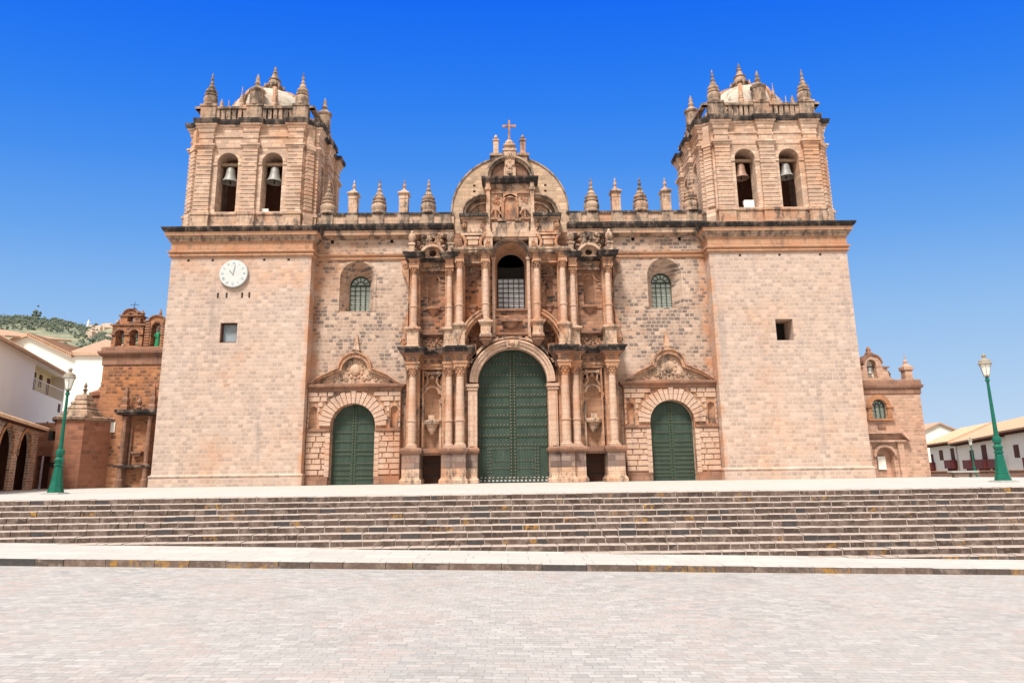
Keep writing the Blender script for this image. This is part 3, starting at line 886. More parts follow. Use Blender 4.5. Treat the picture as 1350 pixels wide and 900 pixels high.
    # diagonal corner pilasters
    for (ux, uy) in ((-1, -1), (1, -1), (1, 1), (-1, 1)):
        m = MB(s)
        cx, cy = AX + ux * (HW - CH / 2), CYb + uy * (HW - CH / 2)
        zz = 19.3
        def dq(r, z0, z1): m.lathe(cx, cy, [(r * 1.414, z0), (r * 1.414, z1)], 4, 0.0)
        dq(0.36, 17.95, 19.12)
        for k_ in range(16):
            dq(0.22, zz, zz + .08); dq(0.29, zz + .08, zz + hh); zz += hh
        dq(0.36, zz, zz + .36); dq(0.25, zz + .36, 25.72)
        part(m, 'corner_pilaster', M['belfry'], belf)
    # impost bands + archivolts round the openings
    m = MB(s)
    for f_ in range(4):
        for u in (-OX - .97, -OX + .97, OX - .97, OX + .97):
            if abs(u) > 2.4: F(f_, u, 0.22, 0.08, 22.85, 23.02, m)
            else: F(f_, u, 0.22, 0.08, 22.85, 23.02, m)
        F(f_, 0, HW - CH, 0.09, 25.05, 25.15, m)
        F(f_, 0, HW - CH, 0.06, 24.20, 24.28, m)
    for cx in (AX - OX, AX + OX): m.arcband(cx, 23.05, 0.76, 1.0, 0, PI, CYb - HW - 0.07, CYb - HW + 0.01, 16)
    for cy in (CYb - OX, CYb + OX):
        keep, YF = YF, None
        t_ = MB(1); t_.arcband(cy, 23.05, 0.76, 1.0, 0, PI, AX - HW - 0.07, AX - HW + 0.01, 14)
        YF = keep
        m.add([(p[1], p[0], p[2]) for p in t_.v], t_.f)
    part(m, 'impost_band', M['belfry'], belf)
    # entablature with breaks over the pilasters
    def eplan():
        f = []
        for u in (-3.28, 0, 3.28):
            f += [(u - .62, 0), (u - .62, .34), (u + .62, .34), (u + .62, 0)]
        pts = []
        B = HW
        for (rx, ry) in ((1, 0), (0, 1), (-1, 0), (0, -1)):       # walk the four faces CCW starting with the front
            for u, d in f:
                lx, ly = u, -(B + d)
                if abs(u) > 3.7: lx = math.copysign(3.95, u) if False else u
                X = AX + lx * rx - ly * (-ry) * -1 if False else None
                if (rx, ry) == (1, 0): X, Y = AX + lx, CYb + ly
                elif (rx, ry) == (0, 1): X, Y = AX - ly, CYb + lx
                elif (rx, ry) == (-1, 0): X, Y = AX - lx, CYb - ly
                else: X, Y = AX + ly, CYb - lx
                pts.append((X, Y))
        return pts
    EP = eplan()
    m = MB(s); m.stack(EP, [(-.08, 25.35), (-.04, 25.42), (-.02, 25.66), (0.04, 25.70), (0.08, 25.84), (0.13, 25.88)]); part(m, 'bed_moulding', M['belfry'], belf)
    m = MB(s); m.stack(EP, [(0.11, 25.86), (0.16, 25.90), (0.18, 26.02)]); part(m, 'corona', M['carved_pale'], belf)
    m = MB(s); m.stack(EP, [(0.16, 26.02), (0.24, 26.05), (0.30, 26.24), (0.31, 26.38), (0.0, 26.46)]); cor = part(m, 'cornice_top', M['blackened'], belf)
    # balustrade
    m = MB(s)
    zb = 26.46
    for f_ in range(4):
        F(f_, 0, HW - .1, -0.12, zb - .1, zb + .12, m, inset=0.42)
        F(f_, 0, HW - .1, -0.06, zb + .98, zb + 1.16, m, inset=0.48)
        for side_u in (-1, 1):
            for kk in range(6):
                u = side_u * (0.72 + kk * 0.40)
                F(f_, u, 0.13, -0.16, zb + .12, zb + .98, m, inset=0.40)
    part(m, 'balustrade', M['weathered'], belf)
    for f_ in range(4):
        for u in PU:
            if abs(u) > 1 and f_ > 1: continue
            m = MB(s)
            uu = u * 1.04
            F(f_, uu, 0.55, 0.0, zb - .1, zb + 1.16, m, inset=0.72); F(f_, uu, 0.62, 0.07, zb + 1.16, zb + 1.32, m, inset=0.79)
            X, Y = {0: (AX + uu, CYb - HW + .36), 1: (AX + uu, CYb + HW - .36), 2: (AX - HW + .36, CYb + uu), 3: (AX + HW - .36, CYb + uu)}[f_]
            if abs(u) > 1 or f_ == 1:
                pinnacle_round(m, X, Y, zb + 1.3, 2.75, 0.50)
            else:
                m.lathe(X, Y, [(.52, zb + 1.3), (.52, zb + 2.35), (.60, zb + 2.42), (.62, zb + 2.58), (.45, zb + 2.7), (.32, zb + 2.82), (.16, zb + 2.95), (.24, zb + 3.15), (.12, zb + 3.35), (.16, zb + 3.5), (.03, zb + 3.95)], 12)
            part(m, 'pinnacle', M['weathered'], belf, smooth=True)
    # drum, dome and lantern
    YF = None
    m = MB(s)
    DX, DY = AX, BY + HW * 0.8
    m.lathe(DX, DY, [(3.45, 26.3), (3.45, 27.3), (3.55, 27.4), (3.55, 27.55), (3.3, 27.65), (3.3, 28.5), (3.4, 28.6), (3.4, 28.8), (3.1, 28.9)], 16, PI / 16)
    drum = part(m, 'drum', M['carved_pale'])
    for k_ in range(16):
        a = PI / 16 * 2 * k_ + PI / 8
        m = MB(s); X, Y = DX + 3.29 * math.cos(a), DY + 3.29 * math.sin(a)
        m.lathe(X, Y, [(.24, 27.85), (.24, 28.3)], 8); part(m, 'drum_opening', M['void'], drum)
    m = MB(s)
    prof = [(3.1, 28.85)] + [(3.05 * math.cos(q) , 28.9 + 2.75 * math.sin(q)) for q in [PI / 2 * i / 9 for i in range(9)]] + [(.5, 31.62)]
    m.lathe(DX, DY, prof, 24); dome = part(m, 'dome', M['domewhite'], smooth=True)
    for k_ in range(8):
        a = PI / 4 * k_ + PI / 8
        m = MB(s); pts = []
        for i in range(9):
            q = PI / 2 * i / 9.5
            rr = 3.1 * math.cos(q); pts.append((DX + rr * math.cos(a), DY + rr * math.sin(a), 28.9 + 2.8 * math.sin(q)))
        m.tube(pts, 0.17, 6); part(m, 'rib', M['carved'], dome)
        m = MB(s); rr = 3.25
        pinnacle_round(m, DX + rr * math.cos(a), DY + rr * math.sin(a), 28.6, 1.9, 0.20); part(m, 'small_pinnacle', M['carved_pale'], dome, smooth=True)
    m = MB(s)
    m.lathe(DX, DY, [(.85, 31.2), (.85, 31.5), (.58, 31.58), (.52, 32.2), (.66, 32.26), (.68, 32.38), (.48, 32.5), (.42, 32.85), (.50, 32.9), (.34, 33.0), (.22, 33.35), (.16, 33.45), (.22, 33.6), (.08, 33.75), (.13, 33.9), (.03, 34.2)], 10)
    for k_ in range(8):
        a = PI / 4 * k_
        m.lathe(DX + .78 * math.cos(a), DY + .78 * math.sin(a), [(.08, 31.45), (.08, 32.0), (.11, 32.05), (.02, 32.4)], 6)
    part(m, 'lantern', M['weathered'], dome, smooth=True)
    drum.location.z = -0.9; dome.location.z = -0.9
    YF = (BY, 0.80)
    # timber beams for the bells
    for cx in (AX - OX, AX + OX):
        m = MB(s); m.box(cx - .95, cx + .95, CYb - HW + 0.55, CYb - HW + 0.80, 23.02, 23.22); part(m, 'bell_beam', M['woodpale'], belf)
    YF = None

# bells (each hangs in an opening of its own)
def bell(x, y, ztop, h, r, mat, label):
    b = thing('bell', label, 'bell', (x, y, ztop), 'bells in the tower openings')
    m = MB(); z = ztop
    m.lathe(x, y, [(.03, z - .02), (r * .40, z - .06 * h), (r * .52, z - .16 * h), (r * .58, z - .45 * h), (r * .68, z - .70 * h), (r * .86, z - .9 * h), (r, z - h), (r * .93, z - h), (r * .55, z - .68 * h), (r * .45, z - .2 * h), (.02, z - .12 * h)], 20)
    o1 = m.build('body', M[mat], smooth=True)
    m = MB()
    for a in (-1, 1): m.tube([(x + a * r * .3, y, z - .1), (x + a * r * .34, y, z + .12), (x + a * r * .12, y, z + .22), (x, y, z + .30)], .05, 6)
    m.tube([(x, y, z - .05), (x, y, z + .42)], .06, 6)
    o2 = m.build('crown', M[mat])
    m = MB(); m.tube([(x, y, z - .1), (x, y, z - h * 1.02)], .035, 6); m.ball(x, y, z - h * 1.02, .09, 8); m.tube([(x, y, z - h * 1.02), (x + .05, y, z - h * 1.7)], .015, 5)
    o3 = m.build('clapper', M['iron'])
    under(b, o1, o2, o3)
bell(-AX - OX - .05, 45.05, 23.0, 1.20, .60, 'bell_bronze', 'grey bell in the outer left opening of the left tower')
bell(-AX + OX - .05, 45.05, 23.0, 1.20, .60, 'bell_bronze', 'pale grey bell hung in the inner opening of the left tower')
bell(AX - OX - .1, 45.05, 22.95, 1.15, .56, 'bell_brown', 'brown bell in the inner opening of the right tower')
bell(AX + OX, 45.05, 22.95, 1.10, .58, 'bell_bronze', 'grey bell in the outermost right opening of the right tower')
def floodlight(x, y, z, w, h, label):
    f = thing('floodlight', label, 'floodlight', (x, y, z), 'floodlights in the belfries')
    a = MB(); a.frustum(x, y, z + .12, z + .12 + h, w / 2, .10, w / 2 * .94, .14)
    b = MB(); b.box(x - w / 2 - .03, x - w / 2 - .002, y - .05, y + .05, z, z + .3); b.box(x + w / 2 + .002, x + w / 2 + .03, y - .05, y + .05, z, z + .3); b.box(x - w / 2, x + w / 2, y - .04, y + .04, z, z + .02)
    under(f, a.build('housing', M['whitebox']), b.build('bracket', M['iron']))
floodlight(AX - OX + .15, 44.75, 19.25, .75, .55, 'white box floodlight on the sill of the right tower inner opening')
floodlight(-AX + OX - .45, 44.75, 19.25, .5, .2, 'low white floodlight on the sill of the left tower inner opening')

# clock on the left tower
m = MB(); CX_, CZ_ = -19.30, 14.45
t_ = MB(); t_.lathe(0, 0, [(.90, 0), (.99, .02), (1.0, .16), (.90, .20)], 40)
m.add([(CX_ + p[0], TY - p[2], CZ_ + p[1]) for p in t_.v], t_.f)
clock = part(m, 'clock', M['concrete'])
m = MB(); t_ = MB(); t_.lathe(0, 0, [(.02, .14), (.965, .14), (.965, .215), (.90, .225), (.02, .225)], 40)
m.add([(CX_ + p[0], TY - p[2], CZ_ + p[1]) for p in t_.v], t_.f); part(m, 'dial', M['clock'], clock)
def seg(m, x0, z0, x1, z1, w, y0, y1):
    dx, dz = x1 - x0, z1 - z0; L_ = math.hypot(dx, dz); nx_, nz_ = -dz / L_ * w / 2, dx / L_ * w / 2
    m.poly([(x0 + nx_, z0 + nz_), (x1 + nx_, z1 + nz_), (x1 - nx_, z1 - nz_), (x0 - nx_, z0 - nz_)], y0, y1)
m = MB()
ROM = {1: 'I', 2: 'II', 3: 'III', 4: 'IIII', 5: 'V', 6: 'VI', 7: 'VII', 8: 'VIII', 9: 'IX', 10: 'X', 11: 'XI', 12: 'XII'}
for k_, word in ROM.items():
    a = PI / 2 - k_ * PI / 6; ca, sa = math.cos(a), math.sin(a)
    widths = {'I': .045, 'V': .10, 'X': .10}; tot = sum(widths[c_] for c_ in word); u = -tot / 2
    for c_ in word:
        w_ = widths[c_]; uc = u + w_ / 2
        def pt(uu, rr): return (CX_ + ca * rr + sa * uu, CZ_ + sa * rr - ca * uu)
        segs = {'I': [(0, .66, 0, .84)], 'V': [(-.035, .84, 0, .66), (.035, .84, 0, .66)], 'X': [(-.035, .84, .035, .66), (.035, .84, -.035, .66)]}[c_]
        for (a0, r0, a1, r1) in segs:
            p0, p1 = pt(uc + a0, r0), pt(uc + a1, r1)
            seg(m, *p0, *p1, .022, TY - .232, TY - .222)
        u += w_
part(m, 'numerals', M['clockmark'], clock)
m = MB(); seg(m, CX_, CZ_ - .08, CX_ - .30, CZ_ + .26, .05, TY - .25, TY - .24); part(m, 'hand', M['clockhand'], clock)
m = MB(); seg(m, CX_ - .02, CZ_ - .12, CX_ + .10, CZ_ + .62, .035, TY - .27, TY - .26); part(m, 'hand', M['clockhand'], clock)

# ---- nave front between tower and portal
NY = 45.1; XI = 7.3; WX = 11.0; PX = 10.85
for s in (-1, 1):
    m = MB(s)
    win = arch(WX, 12.0, 14.45, 1.22)
    door = arch(PX, -0.1, 3.9, 1.48)
    logs = [rect(a - .12, a + .12, 17.05, 17.3) for a in ((8.6, 12.9) if s < 0 else (8.9, 12.3))]
    m.poly([(XI - .4, -0.05), (PX - 1.48, -0.05)] + [(PX - 1.48, 3.9)] + [(PX + 1.48 * math.cos(a), 3.9 + 1.48 * math.sin(a)) for a in [PI - PI * i / 16 for i in range(1, 16)]] + [(PX + 1.48, 3.9), (PX + 1.48, -0.05), (14.3, -0.05), (14.3, 17.6), (XI - .4, 17.6)],
           NY, NY + 0.25, [win] + logs)
    # thick body behind, pierced by the splayed window and the door
    m.poly(rect(XI - .4, 14.3, 6.6, 11.9), NY + .25, NY + 3); m.poly(rect(XI - .4, 14.3, 15.75, 17.6), NY + .25, NY + 3)
    m.poly(rect(XI - .4, WX - 1.3, 11.9, 15.75), NY + .25, NY + 3); m.poly(rect(WX + 1.3, 14.3, 11.9, 15.75), NY + .25, NY + 3)
    nave = part(m, 'nave_wall', M['nave'])
    # splay from the outer arch (r 1.22) to the inner (r .72)
    m = MB(s)
    A, B = arch(WX, 12.0, 14.45, 1.22, 20), arch(WX, 12.08, 14.15, 0.74, 20)
    n = len(A)
    m.add([(p[0], NY + .01, p[1]) for p in A] + [(p[0], NY + .95, p[1]) for p in B] + [(p[0], NY + 1.5, p[1]) for p in B],
          [(i, (i + 1) % n, (i + 1) % n + n, i + n) for i in range(n)] + [(i + n, (i + 1) % n + n, (i + 1) % n + 2 * n, i + 2 * n) for i in range(n)])
    m.arcband(WX, 14.45, 1.222, 1.38, 0, PI, NY - .035, NY + .01, 20)
    for a, b in ((WX - 1.38, WX - 1.222), (WX + 1.222, WX + 1.38)): m.box(a, b, NY - .035, NY + .01, 12.0, 14.45)
    part(m, 'window_reveal', M['nave'], nave)
    m = MB(s); m.poly(arch(WX, 12.08, 14.15, 0.74), NY + 1.22, NY + 1.25)
    win_o = part(m, 'window', M['glass_green'], smooth=False)
    m = MB(s)
    for i in range(5): m.box(WX - .74 + i * .37 - .022, WX - .74 + i * .37 + .022, NY + 1.12, NY + 1.18, 12.08, 14.15)
    for i in range(7): m.box(WX - .74, WX + .74, NY + 1.10, NY + 1.16, 12.1 + i * .34 - .022, 12.1 + i * .34 + .022)
    m.arcband(WX, 14.15, .66, .74, 0, PI, NY + 1.08, NY + 1.2, 14); m.arcband(WX, 14.15, .30, .35, 0, PI, NY + 1.1, NY + 1.16, 10)
    for i in range(1, 6):
        a = PI * i / 6; seg(m, WX + .33 * math.cos(a), 14.15 + .33 * math.sin(a), WX + .7 * math.cos(a), 14.15 + .7 * math.sin(a), .04, NY + 1.1, NY + 1.16)
    m.box(WX - .74, WX + .74, NY + 1.06, NY + 1.2, 14.12, 14.22)
    part(m, 'grille', M['green'] , win_o)
    m = MB(s)
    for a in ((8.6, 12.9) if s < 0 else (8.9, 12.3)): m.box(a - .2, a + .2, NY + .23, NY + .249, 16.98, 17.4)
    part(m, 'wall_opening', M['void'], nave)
    # bands and cornice
    plan = [(4.1, NY + .1), (4.1, NY), (13.98, NY), (13.98, NY + .1)]
    def nstack(prof, name, mat):
        m = MB(s)
        for (o0, z0), (o1, z1) in zip(prof, prof[1:]):
            m.add([(4.1, NY - o0, z0), (14.0, NY - o0, z0), (14.0, NY - o1, z1), (4.1, NY - o1, z1)], [(0, 1, 2, 3)])
        z0, z1 = prof[0][1], prof[-1][1]
        pts = [(o, z) for o, z in prof]
        m.add([(4.1, NY + .2, z0)] + [(4.1, NY - o, z) for o, z in pts] + [(4.1, NY + .2, z1)], [tuple(range(len(pts) + 2))])
        m.add([(4.1, NY + .2, z1), (14.0, NY + .2, z1), (14.0, NY - prof[-1][0], z1), (4.1, NY - prof[-1][0], z1)], [(0, 1, 2, 3)])
        m.add([(4.1, NY + .2, z0), (14.0, NY + .2, z0), (14.0, NY - prof[0][0], z0), (4.1, NY - prof[0][0], z0)], [(0, 1, 2, 3)])
        return part(m, name, mat, nave)
    nstack([(0.0, 15.72), (.10, 15.76), (.14, 15.84), (.08, 15.92), (.08, 16.02), (.20, 16.08), (.22, 16.18), (.02, 16.22)], 'string_course', M['band'])
    nstack([(.0, 17.30), (.20, 17.40), (.24, 17.50)], 'bed_moulding', M['weathered'])
    nstack([(.38, 17.5), (.46, 17.52), (.48, 17.84)], 'corona', M['carved_pale'])
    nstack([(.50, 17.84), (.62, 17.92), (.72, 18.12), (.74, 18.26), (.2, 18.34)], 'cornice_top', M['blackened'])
    m = MB(s)
    m.box(4.1, 14.05, NY - .15, NY + .5, 18.30, 19.12)
    par = part(m, 'parapet', M['carved_pale'])
    m = MB(s); m.box(4.1, 14.02, NY - .24, NY + .6, 19.12, 19.30); part(m, 'coping', M['blackened'], par)
    m = MB(s)
    for cx in (4.75, 6.0, 7.8, 9.62, 11.5, 13.3): m.box(cx - .42, cx + .42, NY - .24, NY - .12, 18.32, 19.12)
    part(m, 'pier', M['weathered'], par)
    for i, cx in enumerate((6.0, 7.8, 9.62, 11.5, 13.35)):
        m = MB(s)
        if i % 2 == 0: pinnacle_round(m, cx, NY + .15, 19.3, 2.75, 0.56)
        else: pinnacle_square(m, cx, NY + .15, 19.3, 2.75, 0.36)
        part(m, 'pinnacle', M['carved_pale'] if i % 2 else M['weathered'], par, smooth=(i % 2 == 0))

    # ---- side portal with rusticated blocks
    SY = 44.62
    m = MB(s)
    X0, X1 = 7.62, 13.98
    nich = [arch(PX - 2.78, 3.78, 5.0, .25, 10), arch(PX + 2.72, 3.78, 5.0, .25, 10)]
    m.poly([(X0, 0), (PX - 1.5, 0), (PX - 1.5, 3.9)] + [(PX + 1.5 * math.cos(a), 3.9 + 1.5 * math.sin(a)) for a in [PI - PI * i / 20 for i in range(1, 20)]] + [(PX + 1.5, 3.9), (PX + 1.5, 0), (X1, 0), (X1, 6.45), (X0, 6.45)],
           SY + .08, NY + .02, nich)
    sp = part(m, 'side_portal', M['carved'])
    m = MB(s)
    rr_ = random.Random(11)
    def row_blocks(z0, z1):
        zm0 = z0
        for sd in (-1, 1):
            xin = PX + sd * 1.56
            if z1 > 3.9:
                q = 2.42 ** 2 - (max(z0, 3.9) - 3.9) ** 2
                xin = PX + sd * (math.sqrt(q) if q > 0 else 0.0)
            xout = X0 if sd < 0 else X1
            a, b = (xout, xin) if sd < 0 else (xin, xout)
            cuts = [a]; xx = a + rr_.uniform(.4, .9)
            while xx < b - .3: cuts.append(xx); xx += rr_.uniform(.6, .95)
            cuts.append(b)
            for c0, c1 in zip(cuts, cuts[1:]):
                lo, hi = c0 + .02, c1 - .02
                nx_ = PX + (-2.78 if sd < 0 else 2.72)
                if z1 > 3.7 and z0 < 5.3:
                    if lo < nx_ + .29 and hi > nx_ - .29:
                        if lo < nx_ - .31: m_b(lo, nx_ - .30, z0, z1)
                        if hi > nx_ + .31: m_b(nx_ + .30, hi, z0, z1)
                        continue
                m_b(lo, hi, z0, z1)
    def m_b(lo, hi, z0, z1):
        if hi - lo < .06: return
        d = SY + rr_.uniform(-.012, .012); e = .03
        m.add([(lo, d + .09, z0 + .015), (hi, d + .09, z0 + .015), (hi, d + .09, z1 - .015), (lo, d + .09, z1 - .015),
               (lo + e, d, z0 + .015 + e), (hi - e, d, z0 + .015 + e), (hi - e, d, z1 - .015 - e), (lo + e, d, z1 - .015 - e)],
              [(4, 5, 6, 7), (0, 1, 5, 4), (1, 2, 6, 5), (2, 3, 7, 6), (3, 0, 4, 7)])
    zz = .62
    while zz < 3.5: row_blocks(zz, zz + .37); zz += .37
    zz = 3.75
    while zz < 6.2: row_blocks(zz, min(6.25, zz + .36)); zz += .36
    NV = 19
    for i in range(NV):
        a0, a1 = PI * i / NV + .012, PI * (i + 1) / NV - .012
        r1 = 2.28 + (.10 if i % 2 else 0)
        m.arcband(PX, 3.9, 1.52, r1, a0, a1, SY - .05, SY + .06, 2)
    for i in range(9):
        for sd in (-1, 1):
            z0 = .5 + i * .375
            if z0 < 3.5: m.box(PX + sd * 1.5 - (.0 if sd > 0 else .30), PX + sd * 1.5 + (.30 if sd > 0 else .0), SY - .03, SY + .07, z0 + .02, z0 + .355)
    part(m, 'rusticated_blocks', M['column'], sp)
    m = MB(s)
    for a, b in ((X0, PX - 1.55), (PX + 1.55, X1)):
        m.box(a - .02, b, SY - .10, SY + .1, 3.55, 3.70); m.box(a, b, SY - .05, SY + .1, 3.48, 3.55)
        m.box(a, b, SY - .14, SY + .1, 0, .42); m.box(a, b, SY - .08, SY + .1, .42, .56)
    part(m, 'string_course', M['reddark'], sp)
    m = MB(s)
    for cx in (PX - 2.78, PX + 2.72): m.niche(cx, SY + .08, 3.78, 5.0, .25, .28)
    part(m, 'niche', M['carved'], sp)
    m = MB(s)
    plan = [(X0, NY), (X0, SY), (X1, SY), (X1, NY)]
    def half(prof, name, mat, x0=X0, x1=X1, y=SY):
        m = MB(s); lim = 14.0
        for (o0, z0), (o1, z1) in zip(prof, prof[1:]):
            m.add([(x0 - o0, y - o0, z0), (min(lim, x1 + o0), y - o0, z0), (min(lim, x1 + o1), y - o1, z1), (x0 - o1, y - o1, z1)], [(0, 1, 2, 3)])
            m.add([(x0 - o0, NY, z0), (x0 - o0, y - o0, z0), (x0 - o1, y - o1, z1), (x0 - o1, NY, z1)], [(0, 1, 2, 3)])
        for o, z in (prof[0], prof[-1]): m.add([(x0 - o, NY, z), (x0 - o, y - o, z), (min(lim, x1 + o), y - o, z), (min(lim, x1 + o), NY, z)], [(0, 1, 2, 3)])
        return part(m, name, mat, sp)
    half([(.02, 6.25), (.05, 6.42), (.14, 6.45), (.26, 6.56), (.28, 6.70), (.05, 6.76)], 'cornice', M['reddark'])
    # mixtilinear pediment
    def ped(r, dz=0, dx=0):
        c = PX; zc = 7.62
        pts = [(c - 3.05 - dx, 6.76)]
        pts += [(c - 2.2, 7.20 + dz), (c - 1.25 - dx * .5, 7.62 + dz)]
        pts += [(c + r * math.cos(a), zc + .10 + dz * .5 + r * math.sin(a)) for a in [PI - PI * i / 14 for i in range(15)]]
        pts += [(c + 1.25 + dx * .5, 7.62 + dz), (c + 2.2, 7.20 + dz), (c + 3.05 + dx, 6.76)]
        return pts
    m = MB(s); m.poly(ped(.92), SY + .22, NY + .05); part(m, 'tympanum', M['carved_pale'], sp)
    m = MB(s)
    o_, i_ = ped(1.08, .14, .0), ped(.90, -.03, -.22)
    for k_ in range(len(o_) - 1):
        m.poly([o_[k_], o_[k_ + 1], i_[k_ + 1], i_[k_]], SY - .06, NY + .05)
    m2 = ped(1.16, .20, .06)
    for k_ in range(len(o_) - 1):
        m.poly([m2[k_], m2[k_ + 1], o_[k_ + 1], o_[k_]], SY - .16, NY + .05)
    part(m, 'pediment_moulding', M['carved'], sp)
    # relief: shield, crown and scrolls
    m = MB(s); ry = SY + .20
    m.ball(PX, ry, 7.75, .36, 12, 1, .35, 1.15)
    for i in range(12):
        a = 2 * PI * i / 12; m.ball(PX + .52 * math.cos(a), ry, 7.78 + .60 * math.sin(a), .10, 6, 1, .7, 1)
    for sd in (-1, 1):
        for (bx, bz, r0, turns) in ((.95, 7.25, .24, 1.6), (1.45, 7.10, .17, 1.4), (.62, 7.12, .16, 1.4)):
            m.tube([(PX + sd * (bx + r0 * (1 - i / 16) * math.cos(turns * 2 * PI * i / 14)), ry - .03, bz + r0 * (1 - i / 16) * math.sin(turns * 2 * PI * i / 14)) for i in range(15)], .045, 5)
        m.tube([(PX + sd * 1.7, ry, 6.95), (PX + sd * 2.1, ry, 7.0), (PX + sd * 2.5, ry, 6.86)], .06, 5, .03)
    for i in range(5): m.ball(PX + (i - 2) * .14, ry - .02, 8.35 + .05 * (2 - abs(i - 2)), .07, 6)
    part(m, 'relief', M['carved_pale'], sp)
    # small obelisk above
    m = MB(s)
    m.box(PX - .2, PX + .2, NY - .3, NY + .02, 8.75, 9.1); m.frustum(PX, NY - .1, 9.1, 9.2, .28, .22, .28, .22); m.frustum(PX, NY - .1, 9.2, 10.2, .2, .16, .04, .04); m.ball(PX, NY - .1, 10.24, .07, 8)
    part(m, 'finial', M['carved_pale'], sp)
    # door
    m = MB(s); DYs = NY + .12
    m.poly(arch(PX, 0.02, 3.9, 1.47, 20), DYs, DYs + .12)
    dr = part(m, 'side_door', M['green'])
    def studs(dr, cx, w, rows, zs, top, y, cols, r=.045):
        m1 = m2 = MB(s)
        def sb(*q_, **k_): m1.cm = 1; m1.ball(*q_, **k_); m1.cm = 0
        for z in rows:
            ww = w if z < zs else math.sqrt(max(0, (w) ** 2 - (z - zs) ** 2))
            for i in range(cols):
                u = -w + .12 + (2 * w - .24) * i / (cols - 1)
                if abs(u) < ww - .06 and abs(u) > .12: sb(cx + u, y - .02, z + .055, r, 6, 1, .8, 1)
            m2.box(cx - ww + .05, cx - .04, y - .03, y - .002, z - .05, z + .01); m2.box(cx + .04, cx + ww - .05, y - .03, y - .002, z - .05, z + .01)
        z = .12
        while z < top - .12:
            for u in (-.09, .09): sb(cx + u, y - .05, z, r, 6, 1, .8, 1)
            z += .2
        for u in (-.1, .1): m2.box(cx + u - .07, cx + u + .07, y - .045, y - .002, .05, top - .08)
        m2.box(cx - .015, cx + .015, y - .052, y - .0455, .05, top - .08)
        return m1, m2
    rows = [.35, .62, 1.0, 1.35, 1.95, 2.25, 2.85, 3.45, 4.1, 4.75] if s < 0 else [.30, .52, .80, 1.1, 1.4, 1.7, 1.95, 2.3, 2.6, 3.2, 3.85, 4.5]
    m1, m2 = studs(dr, PX, 1.47, rows, 3.9, 5.37, DYs, 20)
    part(m2, 'studded_batten', [M['strap'], M['stud']], dr)
# ============================================================ carved central portal
PY = 44.72
def scroll(m, cx, cy, cz, r0, turns, sgn=1, rad=.045, a0=0.0, n=16):
    m.tube([(cx + sgn * r0 * (1 - .8 * i / n) * math.cos(a0 + turns * 2 * PI * i / n), cy, cz + r0 * (1 - .8 * i / n) * math.sin(a0 + turns * 2 * PI * i / n)) for i in range(n + 1)], rad, 5, rad * .6)
def rosette(m, cx, cy, cz, r, n=6):
    m.ball(cx, cy, cz, r * .4, 6, 1, .8, 1)
    for i in range(n):
        a = 2 * PI * i / n; m.ball(cx + r * .62 * math.cos(a), cy, cz + r * .62 * math.sin(a), r * .33, 5, 1, .6, 1)
def carving(x0, x1, z0, z1, y, n, seed, s, parent, mat, r=.10):
    rg_ = random.Random(seed); m = MB(s)
    for _ in range(n):
        cx, cz = rg_.uniform(x0, x1), rg_.uniform(z0, z1); q = rg_.random()
        if q < .4: scroll(m, cx, y, cz, r * rg_.uniform(.9, 1.6), rg_.uniform(.9, 1.5), rg_.choice((-1, 1)), r * .35, rg_.uniform(0, 6), 9)
        elif q < .8: m.ball(cx, y, cz, r * rg_.uniform(.5, .95), 6, 1, .8, rg_.uniform(.8, 1.5))
        else: m.tube([(cx - r, y, cz - r * .6), (cx, y - r * .3, cz + r * .4), (cx + r, y, cz - r * .2)], r * .32, 5, r * .2)
    o = m.build('relief_carving', M[mat]); o.parent = parent
    return o
def column(s, cx, cy, z0, z1, r, ring, mat='column'):
    hcap = r * 2.3
    m = MB(s)
    P_ = [(r * 1.02, z0 + r * 1.0), (r * 1.05, ring - .07), (r * 1.22, ring - .05), (r * 1.22, ring + .04), (r * 1.0, ring + .06), (r * .99, (z0 + z1) / 2), (r * .84, z1 - hcap)]
    m.lathe(cx, cy, P_, 18)
    c = part(m, 'column', M[mat], smooth=True)
    m = MB(s)
    m.sq(cx, cy, [(r * 1.4, z0), (r * 1.4, z0 + r * .35)])
    m.lathe(cx, cy, [(r * 1.36, z0 + r * .35), (r * 1.42, z0 + r * .5), (r * 1.3, z0 + r * .65), (r * 1.12, z0 + r * .72), (r * 1.2, z0 + r * .85), (r * 1.06, z0 + r * 1.0)], 18)
    part(m, 'column_base', M[mat], c, smooth=True)
    m = MB(s)
    zc = z1 - hcap
    m.lathe(cx, cy, [(r * .84, zc), (r * 1.0, zc + .03), (r * .86, zc + .06), (r * .9, zc + hcap * .4), (r * 1.05, zc + hcap * .65), (r * 1.35, zc + hcap * .85)], 14)
    m.sq(cx, cy, [(r * 1.25, zc + hcap * .86), (r * 1.38, zc + hcap * .9), (r * 1.38, zc + hcap)])
    for k_ in range(8):
        a = PI / 4 * k_
        m.ball(cx + r * 1.02 * math.cos(a), cy + r * 1.02 * math.sin(a), zc + hcap * .38, r * .26, 6)
        m.ball(cx + r * 1.15 * math.cos(a + PI / 8), cy + r * 1.15 * math.sin(a + PI / 8), zc + hcap * .62, r * .24, 6)
    for ux, uy in ((-1, -1), (1, -1), (1, 1), (-1, 1)): m.ball(cx + ux * r * 1.2, cy + uy * r * 1.2, zc + hcap * .78, r * .28, 6)
    part(m, 'capital', M['carved'], c)
    return c

